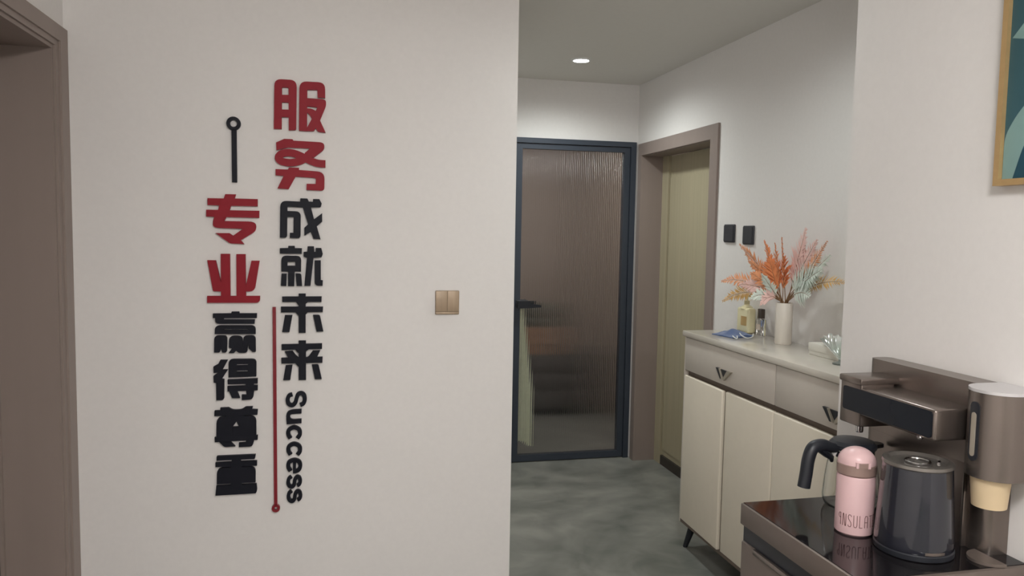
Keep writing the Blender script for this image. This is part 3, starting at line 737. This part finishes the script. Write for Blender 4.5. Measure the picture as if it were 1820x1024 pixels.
for i, (tip, m_, bend, wd, n_, lab) in enumerate(FR):
    a_ = math.atan2(tip[1] - vy, tip[0] - vx)
    frond(tip, m_, bend, wd, n_, lab, side=(0.016 * math.cos(a_ + 0.4 * (i % 3 - 1)), 0.016 * math.sin(a_ + 0.4 * (i % 3 - 1))))

# ---- yellow pump bottle
bx, by = 1.885, 3.240
t = thing('pump_bottle', (bx, by, zt), 'translucent yellow pump bottle with tan label behind the blue cloth', 'bottle')
obj('body', MB().rbox(bx - 0.022, bx + 0.022, by - 0.052, by + 0.052, zt, zt + 0.118, 0.012, 3)
    .lathe([(0.030, zt + 0.112), (0.026, zt + 0.122), (0.012, zt + 0.130), (0.011, zt + 0.138)], (bx, by), 20), 'soap', t)
pm = obj('pump', MB().lathe([(0.013, zt + 0.134), (0.013, zt + 0.150), (0.006, zt + 0.152), (0.005, zt + 0.166), (0.010, zt + 0.168), (0.010, zt + 0.176)], (bx, by), 18)
         .tube([(bx, by, zt + 0.172), (bx - 0.02, by - 0.01, zt + 0.172), (bx - 0.034, by - 0.016, zt + 0.166)], 0.004, 8), 'soap_pump', t)
obj('label', MB().box(bx - 0.0228, bx - 0.0215, by - 0.040, by + 0.010, zt + 0.035, zt + 0.078), 'soap_label', t)

# ---- perfume bottle
bx, by = 1.897, 3.132
t = thing('perfume_bottle', (bx, by, zt), 'small clear perfume bottle with a dark cap beside the yellow pump bottle', 'bottle')
obj('glass', MB().rbox(bx - 0.013, bx + 0.013, by - 0.024, by + 0.024, zt, zt + 0.075, 0.004, 2), 'clear_glass', t)
cp = obj('cap', MB().rbox(bx - 0.010, bx + 0.010, by - 0.016, by + 0.016, zt + 0.078, zt + 0.122, 0.003, 2), 'perfume_cap', t)
obj('collar', MB().lathe([(0.008, zt + 0.0745), (0.008, zt + 0.080)], (bx, by), 14), 'chrome', t)
obj('label', MB().box(bx - 0.0146, bx - 0.0132, by - 0.016, by + 0.016, zt + 0.026, zt + 0.052), 'label_beige', t)

# ---- blue folded cloth
t = thing('folded_cloth', (1.76, 3.13, zt), 'crumpled blue cloth mask with pale elastic loops on the sideboard', 'cloth')
cl = MB()
nu, nv = 22, 14
corners = [Vector((1.682, 3.185)), Vector((1.865, 3.285)), Vector((1.838, 3.095)), Vector((1.712, 3.045))]
def cloth_pt(u, v, lift):
    a = corners[0].lerp(corners[1], v); b = corners[3].lerp(corners[2], v)
    q = a.lerp(b, u)
    h = 0.004 + 0.020 * math.exp(-((u - 0.45) ** 2 / 0.05 + (v - 0.55) ** 2 / 0.12)) + 0.006 * math.sin(9 * u + 3 * v) ** 2 * (1 - abs(2 * v - 1)) + 0.008 * max(0, u - 0.7) * abs(math.sin(7 * v))
    return (q.x, q.y, zt + 0.0005 + h * lift)
for lift in (1.0, 0.0):
    for i in range(nu + 1):
        for j in range(nv + 1):
            cl.v.append(cloth_pt(i / nu, j / nv, lift))
W = nv + 1
for i in range(nu):
    for j in range(nv):
        a = i * W + j
        cl.f.append((a, a + 1, a + W + 1, a + W))
        b = a + (nu + 1) * W
        cl.f.append((b, b + W, b + W + 1, b + 1))
off = (nu + 1) * W
for i in range(nu):
    cl.f.append((i * W, (i + 1) * W, (i + 1) * W + off, i * W + off))
    cl.f.append((i * W + nv, i * W + nv + off, (i + 1) * W + nv + off, (i + 1) * W + nv))
for j in range(nv):
    cl.f.append((j, j + off, j + 1 + off, j + 1))
    cl.f.append((nu * W + j, nu * W + j + 1, nu * W + j + 1 + off, nu * W + j + off))
obj('fabric', cl, 'cloth_blue', t, angle=70)
obj('elastic_loop', MB().tube(smooth_path([Vector((1.712, 3.050, zt + 0.012)), Vector((1.704, 3.028, zt + 0.010)), Vector((1.716, 3.020, zt + 0.004)), Vector((1.730, 3.045, zt + 0.012))], 6), 0.0026, 8), 'cloth_edge', t)
obj('elastic_loop', MB().tube(smooth_path([Vector((1.752, 3.062, zt + 0.022)), Vector((1.748, 3.036, zt + 0.014)), Vector((1.772, 3.030, zt + 0.004)), Vector((1.812, 3.058, zt + 0.005)), Vector((1.838, 3.094, zt + 0.012))], 6), 0.0026, 8), 'cloth_edge', t)

# ---- white box and glass leaf dish
t = thing('card_box', (1.86, 2.53, zt), 'low white card box lying on the sideboard by the wall', 'box')
obj('base', MB().rbox(1.797, 1.925, 2.432, 2.618, zt, zt + 0.030, 0.002, 2), 'paper_white', t)
obj('lid', MB().rbox(1.795, 1.927, 2.430, 2.620, zt + 0.016, zt + 0.046, 0.002, 2), 'paper_white', t)
gxp, gyp = 1.755, 2.380
t = thing('glass_leaf_dish', (gxp, gyp, zt), 'pale green fluted glass leaf ornament on a small foot', 'ornament')
gl = MB()
nu, nv = 26, 8
for lay in (0, 1):
    for j in range(nv + 1):
        v = j / nv
        for i in range(nu + 1):
            u = i / nu
            e = Vector((1.800, 2.560, zt + 0.070)).lerp(Vector((1.822, 2.430, zt + 0.094)), u)
            e.z += 0.016 * math.sin(math.pi * u) - 0.010 * abs(math.sin(u * math.pi * 4)) * v
            bq = Vector((gxp + 0.010, gyp + 0.010, zt + 0.014)).lerp(Vector((gxp + 0.016, gyp - 0.002, zt + 0.014)), u)
            q = bq.lerp(e, v)
            x = q.x - 0.022 * math.sin(math.pi * v * 0.8) * math.sin(math.pi * u) + 0.004 * math.sin(u * math.pi * 12) * v + lay * 0.003
            y, z = q.y + 0.055, q.z
            gl.v.append((x, y - 0.055, z))
W = nu + 1
for j in range(nv):
    for i in range(nu):
        a = j * W + i
        gl.f.append((a, a + 1, a + W + 1, a + W))
        b = a + (nv + 1) * W
        gl.f.append((b, b + W, b + W + 1, b + 1))
off = (nv + 1) * W
for i in range(nu):
    gl.f.append((i, i + off, i + 1 + off, i + 1))
    gl.f.append((nv * W + i, nv * W + i + 1, nv * W + i + 1 + off, nv * W + i + off))
for j in range(nv):
    gl.f.append((j * W, (j + 1) * W, (j + 1) * W + off, j * W + off))
    gl.f.append((j * W + nu, j * W + nu + off, (j + 1) * W + nu + off, (j + 1) * W + nu))
obj('leaf_blade', gl, 'green_glass', t, angle=60)
obj('foot', MB().lathe([(0.030, zt), (0.030, zt + 0.006), (0.010, zt + 0.012), (0.009, zt + 0.020)], (gxp + 0.012, gyp), 20), 'green_glass', t)

# ================================================================== tea bar machine
TZ = 0.84
TX0, TX1, TY0, TY1 = 0.980, XN - 0.002, 1.232, 1.676
TB = thing('tea_bar_machine', ((TX0 + TX1) / 2, (TY0 + TY1) / 2, 0), 'brown gunmetal tea bar machine with black glass table top', 'water dispenser')
obj('body', MB().box(TX0 + 0.022, TX1, TY0 + 0.006, TY1 - 0.004, 0.02, 0.742), 'gunmetal_matte', TB)
obj('plinth', MB().box(TX0 + 0.04, TX1 - 0.01, TY0 + 0.02, TY1 - 0.02, 0.0, 0.02), 'black', TB)
obj('recess_band', MB().box(TX0 + 0.010, TX1, TY0 + 0.004, TY1 - 0.002, 0.742, 0.786), 'black', TB)
dn = obj('front_door', MB().rbox(TX0 + 0.004, TX0 + 0.022, TY0 + 0.006, TY1 - 0.002, 0.04, 0.744, 0.004, 2), 'gunmetal_matte', TB)
obj('grip_edge', MB().rbox(TX0, TX0 + 0.010, TY0 + 0.006, TY1 - 0.060, 0.732, 0.746, 0.003, 2), 'gunmetal', dn)
tt = obj('table_frame', MB().rbox(TX0, TX1, TY0, TY1, 0.786, TZ - 0.0015, 0.003, 2), 'gunmetal_matte', TB)
obj('glass_top', MB().box(TX0 + 0.006, TX1 - 0.002, TY0 + 0.010, TY1 - 0.003, TZ - 0.004, TZ), 'black_glass', TB)
PX = 1.322
obj('back_panel', MB().prism(rounded([(PX, 1.672, .02), (PX, 1.292, .045), (TX1, 1.290), (TX1, 1.672, .02)]), TZ, 1.0182, 'z')
    .prism(rounded([(PX, 1.672, .02), (PX, 1.238), (TX1, 1.238), (TX1, 1.672, .02)]), 1.018, 1.196, 'z'), 'gunmetal', TB)
hb = obj('dispenser_head', MB().rbox(1.222, PX + 0.004, 1.336, 1.640, 1.074, 1.142, 0.006, 3), 'gunmetal', TB)
obj('spout_housing', MB().rbox(1.221, 1.312, 1.566, 1.642, 1.046, 1.150, 0.004, 2), 'gunmetal', hb)
obj('top_cap', MB().rbox(1.217, PX + 0.004, 1.563, 1.645, 1.147, 1.1635, 0.004, 2), 'gunmetal', hb)
obj('display', MB().prism(rounded([(1.342, 1.080, .008), (1.630, 1.080, .008), (1.630, 1.137, .008), (1.342, 1.137, .008)]), 1.2195, 1.2225, 'x'), 'display', hb)
obj('nozzle', MB().lathe([(0.008, 1.030), (0.009, 1.034), (0.009, 1.062)], (1.236, 1.585), 18), 'chrome', hb)
obj('nozzle', MB().lathe([(0.005, 1.064), (0.007, 1.068), (0.008, 1.076)], (1.240, 1.395), 18), 'chrome', hb)
# cup dispenser column at the near end
tx, ty, tr = 1.318, 1.274, 0.055
cd = obj('cup_tube', MB().prism([(tx + tr * math.cos(a), ty + tr * math.sin(a)) for a in [math.radians(90 + 180 * k / 20) for k in range(21)]]
                               + [(TX1, ty - tr), (TX1, ty + tr)], 1.018, 1.192, 'z'), 'gunmetal', TB)
obj('tube_lid', MB().prism([(tx + (tr + .001) * math.cos(a), ty + (tr + .001) * math.sin(a)) for a in [math.radians(90 + 180 * k / 20) for k in range(21)]]
                           + [(TX1, ty - tr - .001), (TX1, ty + tr + .001)], 1.192, 1.198, 'z'), 'silver', cd)
sa = math.radians(168)
def on_tube(a, z, rr):
    return (tx + rr * math.cos(a), ty + rr * math.sin(a), z)
def tube_patch(a0, a1, z0, z1, r0, r1, n=8):
    mb = MB()
    v = []
    for rr in (r0, r1):
        for z in (z0, z1):
            for k in range(n + 1):
                v.append(on_tube(a0 + (a1 - a0) * k / n, z, rr))
    f = []
    K = n + 1
    for k in range(n):
        f.append((2 * K + k, 2 * K + k + 1, 3 * K + k + 1, 3 * K + k))
        f.append((k, K + k, K + k + 1, k + 1))
        f.append((k, k + 1, 2 * K + k + 1, 2 * K + k))
        f.append((K + k, 3 * K + k, 3 * K + k + 1, K + k + 1))
    f += [(0, 2 * K, 3 * K, K), (n, K + n, 3 * K + n, 2 * K + n)]
    return mb.add(v, f)
a0, a1 = math.radians(158), math.radians(186)
def tube_capsule(am, hw, z0, z1, r0, r1):
    # capsule-shaped patch wrapped on the tube; hw is the half width in metres
    pts = [(hw * math.cos(math.radians(a)), z1 - hw + hw * math.sin(math.radians(a))) for a in range(0, 181, 15)]
    pts += [(hw * math.cos(math.radians(a)), z0 + hw + hw * math.sin(math.radians(a))) for a in range(180, 361, 15)]
    n = len(pts)
    v = [on_tube(am + p[0] / tr, p[1], rr) for rr in (r0, r1) for p in pts]
    v += [on_tube(am, (z0 + z1) / 2, r1)]
    f = [(n + i, n + (i + 1) % n, 2 * n) for i in range(n)] + [(i, (i + 1) % n, n + (i + 1) % n, n + i) for i in range(n)]
    return MB().add(v, f)
am = math.radians(176)
obj('window_slot', tube_capsule(am, 0.0125, 1.050, 1.172, tr - 0.004, tr + 0.0015), 'black', cd)
obj('cup_stack', tube_capsule(am, 0.0060, 1.060, 1.150, tr - 0.002, tr + 0.0024), 'pull_inlay', cd)
obj('niche_post', MB().rbox(PX - 0.012, PX + 0.004, 1.340, 1.347, TZ, 1.018, 0.002, 2), 'gunmetal', TB)
obj('niche_base', MB().prism([(tx + 0.002 + 0.045 * math.cos(a), ty + 0.04 * math.sin(a)) for a in [math.radians(90 + 180 * k / 20) for k in range(21)]], TZ, TZ + 0.006, 'z'), 'gunmetal_matte', TB)

# paper cup hanging in the dispenser
t = thing('paper_cup', (tx - 0.006, ty, 0.955), 'kraft paper cup hanging out of the dispenser tube', 'cup')
obj('wall', MB().lathe([(0.0, 0.957), (0.0315, 0.957), (0.032, 0.955), (0.0385, 1.030), (0.0375, 1.030), (0.031, 0.960), (0.0, 0.960)], (tx - 0.010, ty), 36), 'cup', t)

# ---- glass carafe
kx, ky = 1.232, 1.600
t = thing('glass_carafe', (kx, ky, TZ), 'clear glass carafe with black lid and curved black handle', 'carafe')
gp = [(0.0, TZ + 0.001), (0.050, TZ + 0.001), (0.060, TZ + 0.006), (0.065, TZ + 0.018), (0.0655, TZ + 0.030), (0.062, TZ + 0.075), (0.057, TZ + 0.110), (0.050, TZ + 0.126), (0.047, TZ + 0.132), (0.047, TZ + 0.150)]
gi = [(max(0, r - 0.0022), z + (0.0025 if i < 3 else 0)) for i, (r, z) in enumerate(gp)]
obj('glass_body', MB().lathe(gp + gi[::-1], (kx, ky), 48), 'clear_glass', t, angle=60)
obj('metal_band', MB().lathe([(0.0475, TZ + 0.128), (0.0495, TZ + 0.129), (0.0495, TZ + 0.142), (0.0475, TZ + 0.143)], (kx, ky), 40, cap=False), 'chrome', t)
obj('lid', MB().lathe([(0.0, TZ + 0.150), (0.050, TZ + 0.146), (0.054, TZ + 0.150), (0.054, TZ + 0.158), (0.046, TZ + 0.166), (0.020, TZ + 0.170), (0.0, TZ + 0.170)], (kx, ky), 40)
    .prism(rounded([(kx + 0.040, ky - 0.022, .006), (kx + 0.080, ky - 0.012, .006), (kx + 0.080, ky + 0.010, .006), (kx + 0.040, ky + 0.022, .006)]), TZ + 0.147, TZ + 0.156, 'z'), 'black', t)
hp = smooth_path([Vector((kx - 0.046, ky, TZ + 0.148)), Vector((kx - 0.066, ky - 0.004, TZ + 0.153)), Vector((kx - 0.094, ky - 0.008, TZ + 0.160)), Vector((kx - 0.118, ky - 0.011, TZ + 0.155)),
                  Vector((kx - 0.130, ky - 0.013, TZ + 0.130)), Vector((kx - 0.135, ky - 0.014, TZ + 0.095)), Vector((kx - 0.140, ky - 0.014, TZ + 0.062))], 6)
nh = len(hp)
obj('handle', MB().tube([(p.x, p.y, p.z) for p in hp], [0.011 + 0.004 * min(1, k / 10) for k in range(nh)], 16)
    .tube([(kx - 0.100, ky - 0.008, TZ + 0.156), (kx - 0.076, ky - 0.005, TZ + 0.138), (kx - 0.060, ky - 0.002, TZ + 0.126), (kx - 0.057, ky, TZ + 0.116)], [0.012, 0.010, 0.007, 0.004], 10), 'black', t)

# ---- pink insulated bottle
qx, qy, qr = 1.138, 1.462, 0.0405
t = thing('insulated_bottle', (qx, qy, TZ), 'pink insulated bottle with dome lid and taupe band on the black glass', 'bottle')
obj('body', MB().lathe([(0.0, TZ), (qr - 0.004, TZ), (qr, TZ + 0.004), (qr, TZ + 0.128), (qr - 0.002, TZ + 0.132), (0.0, TZ + 0.132)], (qx, qy), 48), 'pink', t)
bd = obj('band', MB().lathe([(qr - 0.004, TZ + 0.131), (qr - 0.001, TZ + 0.134), (qr + 0.0008, TZ + 0.136), (qr + 0.0012, TZ + 0.156), (qr - 0.001, TZ + 0.158), (qr - 0.004, TZ + 0.158)], (qx, qy), 48), 'pink_band', t)
dome = [(qr - 0.0005, TZ + 0.157)] + [((qr - 0.0005) * math.cos(math.radians(a)), TZ + 0.160 + 0.033 * math.sin(math.radians(a))) for a in range(0, 91, 9)]
dm = obj('dome_lid', MB().lathe(dome, (qx, qy), 48), 'pink', t)
ca = math.atan2(-qy, -qx) + 0.34
def cylp(a, z, r_):
    return Vector((qx + r_ * math.cos(a), qy + r_ * math.sin(a), z))
lt = MB()
pc = cylp(ca, TZ + 0.161, qr - 0.004)
tn = Vector((-math.sin(ca), math.cos(ca), 0)); rd = Vector((math.cos(ca), math.sin(ca), 0))
def obox(mb, c, hx_, hr, hz_):
    v = []
    for dz in (-hz_, hz_):
        for (dx, dr_) in ((-hx_, -hr), (hx_, -hr), (hx_, hr), (-hx_, hr)):
            v.append(c + tn * dx + rd * dr_ + Vector((0, 0, dz)))
    mb.add(v, [(0, 3, 2, 1), (4, 5, 6, 7), (0, 1, 5, 4), (1, 2, 6, 5), (2, 3, 7, 6), (3, 0, 4, 7)])
obox(lt, pc, 0.010, 0.006, 0.005)
obj('latch', lt, 'pink_band', dm)
for s_ in (-1, 1):
    lm = MB()
    obox(lm, pc + tn * s_ * 0.0125, 0.0025, 0.0062, 0.006)
    obj('latch_lug', lm, 'pink', dm)
# lettering wrapped round the bottle, thin strokes
LET = {'I': [[(0.7, 0), (0.7, 2), (0.35, 2), (0.12, 1.8), (0.12, 1.4), (0.35, 1.2), (0.7, 1.2)]],
       'N': [[(0, 0), (0, 2), (0.18, 2), (0.62, 0), (0.8, 0)], [(0.8, 0), (0.8, 2)]],
       'S': [[(0.8, 1.75), (0.6, 2), (0.2, 2), (0.02, 1.7), (0.12, 1.3), (0.7, 0.75), (0.78, 0.3), (0.6, 0), (0.2, 0), (0, 0.25)]],
       'U': [[(0, 2), (0, 0.3), (0.2, 0), (0.6, 0), (0.8, 0.3), (0.8, 2)]],
       'L': [[(0.05, 2), (0.05, 0), (0.75, 0)]],
       'A': [[(0, 0), (0, 1.6), (0.2, 2), (0.6, 2), (0.8, 1.6), (0.8, 0)], [(0, 0.9), (0.8, 0.9)]],
       'T': [[(0, 2), (0.9, 2)], [(0.45, 2), (0.45, 0)]],
       'E': [[(0.75, 2), (0.05, 2), (0.05, 0), (0.75, 0)], [(0.05, 1), (0.6, 1)]],
       'D': [[(0, 0), (0, 2), (0.45, 2), (0.8, 1.5), (0.8, 0.5), (0.45, 0), (0, 0)]]}
ink = MB()
sc_ = 0.0132
face = math.atan2(-qy, -qx)
adv = -0.0350
for ch in 'INSULATED':
    for stroke in LET[ch]:
        for (p, q) in zip(stroke[:-1], stroke[1:]):
            P = Vector((adv + p[0] * sc_ * 0.64, TZ + 0.022 + p[1] * sc_)); Q = Vector((adv + q[0] * sc_ * 0.64, TZ + 0.022 + q[1] * sc_))
            d = (Q - P).normalized()
            nn = Vector((-d.y, d.x)) * 0.00065
            quad = [P + nn - d * 0.0004, P - nn - d * 0.0004, Q - nn + d * 0.0004, Q + nn + d * 0.0004]
            v = []
            for rr in (qr - 0.0003, qr + 0.00035):
                for k in quad:
                    v.append(cylp(face + k.x / qr, k.y, rr))
            ink.add(v, [(4, 5, 6, 7), (0, 3, 2, 1), (0, 1, 5, 4), (1, 2, 6, 5), (2, 3, 7, 6), (3, 0, 4, 7)])
    adv += 0.0116
obj('lettering', ink, 'ink', t, label='thin dark brown printed capitals')

# ---- smoked kettle
ex, ey = 1.200, 1.352
t = thing('smoked_kettle', (ex, ey, TZ), 'large black smoked-glass kettle with a flat grey lid', 'kettle')
zb = TZ + 0.004
obj('base_ring', MB().lathe([(0.073, TZ), (0.0775, TZ + 0.002), (0.078, TZ + 0.012), (0.076, TZ + 0.014), (0.0, TZ + 0.014), (0.0, TZ)], (ex, ey), 56), 'black', t)
obj('jug_body', MB().lathe([(0.0, TZ + 0.014), (0.0755, TZ + 0.014), (0.0765, TZ + 0.017), (0.0765, TZ + 0.026), (0.0672, TZ + 0.184), (0.0655, TZ + 0.186), (0.0, TZ + 0.186)], (ex, ey), 64), 'kettle_liner', t)
ldk = obj('lid', MB().lathe([(0.0, TZ + 0.178), (0.0652, TZ + 0.182), (0.0695, TZ + 0.187), (0.0680, TZ + 0.193), (0.060, TZ + 0.194), (0.054, TZ + 0.188), (0.0, TZ + 0.187)], (ex, ey), 56), 'kettle_lid', t)
ringv = [(ex + 0.024 * math.cos(2 * math.pi * k / 32), ey + 0.024 * math.sin(2 * math.pi * k / 32), TZ + 0.190) for k in range(33)]
obj('lid_ring', MB().tube(ringv, 0.0025, 8, cap=False), 'chrome', ldk)
obj('vent_knob', MB().tube([(ex + 0.034, ey - 0.020, TZ + 0.189), (ex + 0.044, ey - 0.012, TZ + 0.190)], 0.003, 8), 'chrome', ldk)
fa = math.atan2(-ey, -ex) + 0.32
sp = MB()
v = []
for rr in (0.0760, 0.0772):
    for z in (TZ + 0.016, TZ + 0.022):
        for k in range(9):
            a = fa - 0.02 + 0.55 * k / 8
            v.append((ex + rr * math.cos(a), ey + rr * math.sin(a), z))
f = []
for k in range(8):
    f += [(18 + k, 19 + k, 28 + k, 27 + k), (k, 9 + k, 10 + k, k + 1), (k, k + 1, 19 + k, 18 + k), (9 + k, 27 + k, 28 + k, 10 + k)]
f += [(0, 18, 27, 9), (8, 17, 35, 26)]
obj('rating_strip', sp.add(v, f), 'gunmetal', t)

# ================================================================== behind the reeded glass
t = thing('low_console', (1.45, 6.2, 0), 'dim charcoal low console seen through the reeded glass', 'cabinet')
obj('body', MB().box(0.75, 2.15, 5.95, 6.45, 0.04, 0.50), 'inner_dark', t)
for z0, z1 in ((0.06, 0.20), (0.215, 0.345), (0.36, 0.48)):
    obj('drawer', MB().rbox(0.78, 2.12, 5.93, 5.95, z0, z1, 0.004, 2), 'inner_dark', t)
obj('foot', MB().box(0.8, 2.1, 6.0, 6.4, 0.0, 0.04), 'black', t)
t = thing('wooden_crate', (1.42, 6.15, 0.50), 'warm brown wooden crate on the console behind the glass', 'box')
for z0, z1 in ((0.50, 0.565), (0.575, 0.645), (0.655, 0.72)):
    obj('slat', MB().rbox(1.18, 1.72, 5.98, 5.995, z0, z1, 0.003, 2), 'wood', t)
obj('crate_box', MB().box(1.19, 1.71, 5.995, 6.35, 0.50, 0.715), 'wood', t)
tag(obj('folded_blanket', MB().rbox(1.17, 1.74, 5.99, 6.36, 0.721, 0.80, 0.03, 3).rbox(1.18, 1.72, 6.0, 6.35, 0.80, 0.90, 0.03, 3), 'inner_green'),
    'dark green folded blanket on the crate behind the glass', 'blanket')
# towel hanging on the inner door handle
tw = MB()
nu, nv = 16, 22
ytw = yl1 + 0.056
for lay in (0, 1):
    for j in range(nv + 1):
        v = j / nv
        z = hz + 0.012 - (hz - 0.085) * v
        wdt = 0.05 + 0.075 * min(1, v * 1.6)
        for i in range(nu + 1):
            u = i / nu
            tw.v.append((hx - 0.002 + 0.008 + u * wdt, ytw + 0.006 + 0.010 * math.sin(u * 9 + v * 2) * (0.3 + 0.7 * v) + 0.004 * v + lay * 0.008, z + (0.02 * math.sin(u * 5) * v)))
W = nu + 1
for j in range(nv):
    for i in range(nu):
        a = j * W + i
        tw.f.append((a, a + 1, a + W + 1, a + W))
        b = a + (nv + 1) * W
        tw.f.append((b, b + W, b + W + 1, b + 1))
off = (nv + 1) * W
for i in range(nu):
    tw.f.append((i, i + off, i + 1 + off, i + 1))
    tw.f.append((nv * W + i, nv * W + i + 1, nv * W + i + 1 + off, nv * W + i + off))
for j in range(nv):
    tw.f.append((j * W, (j + 1) * W, (j + 1) * W + off, j * W + off))
    tw.f.append((j * W + nu, j * W + nu + off, (j + 1) * W + nu + off, (j + 1) * W + nu))
tag(obj('hanging_towel', tw, 'towel', angle=70), 'pale green towel hanging behind the reeded glass door', 'towel')

for o in bpy.data.objects:
    if '_base' in o:
        del o['_base']
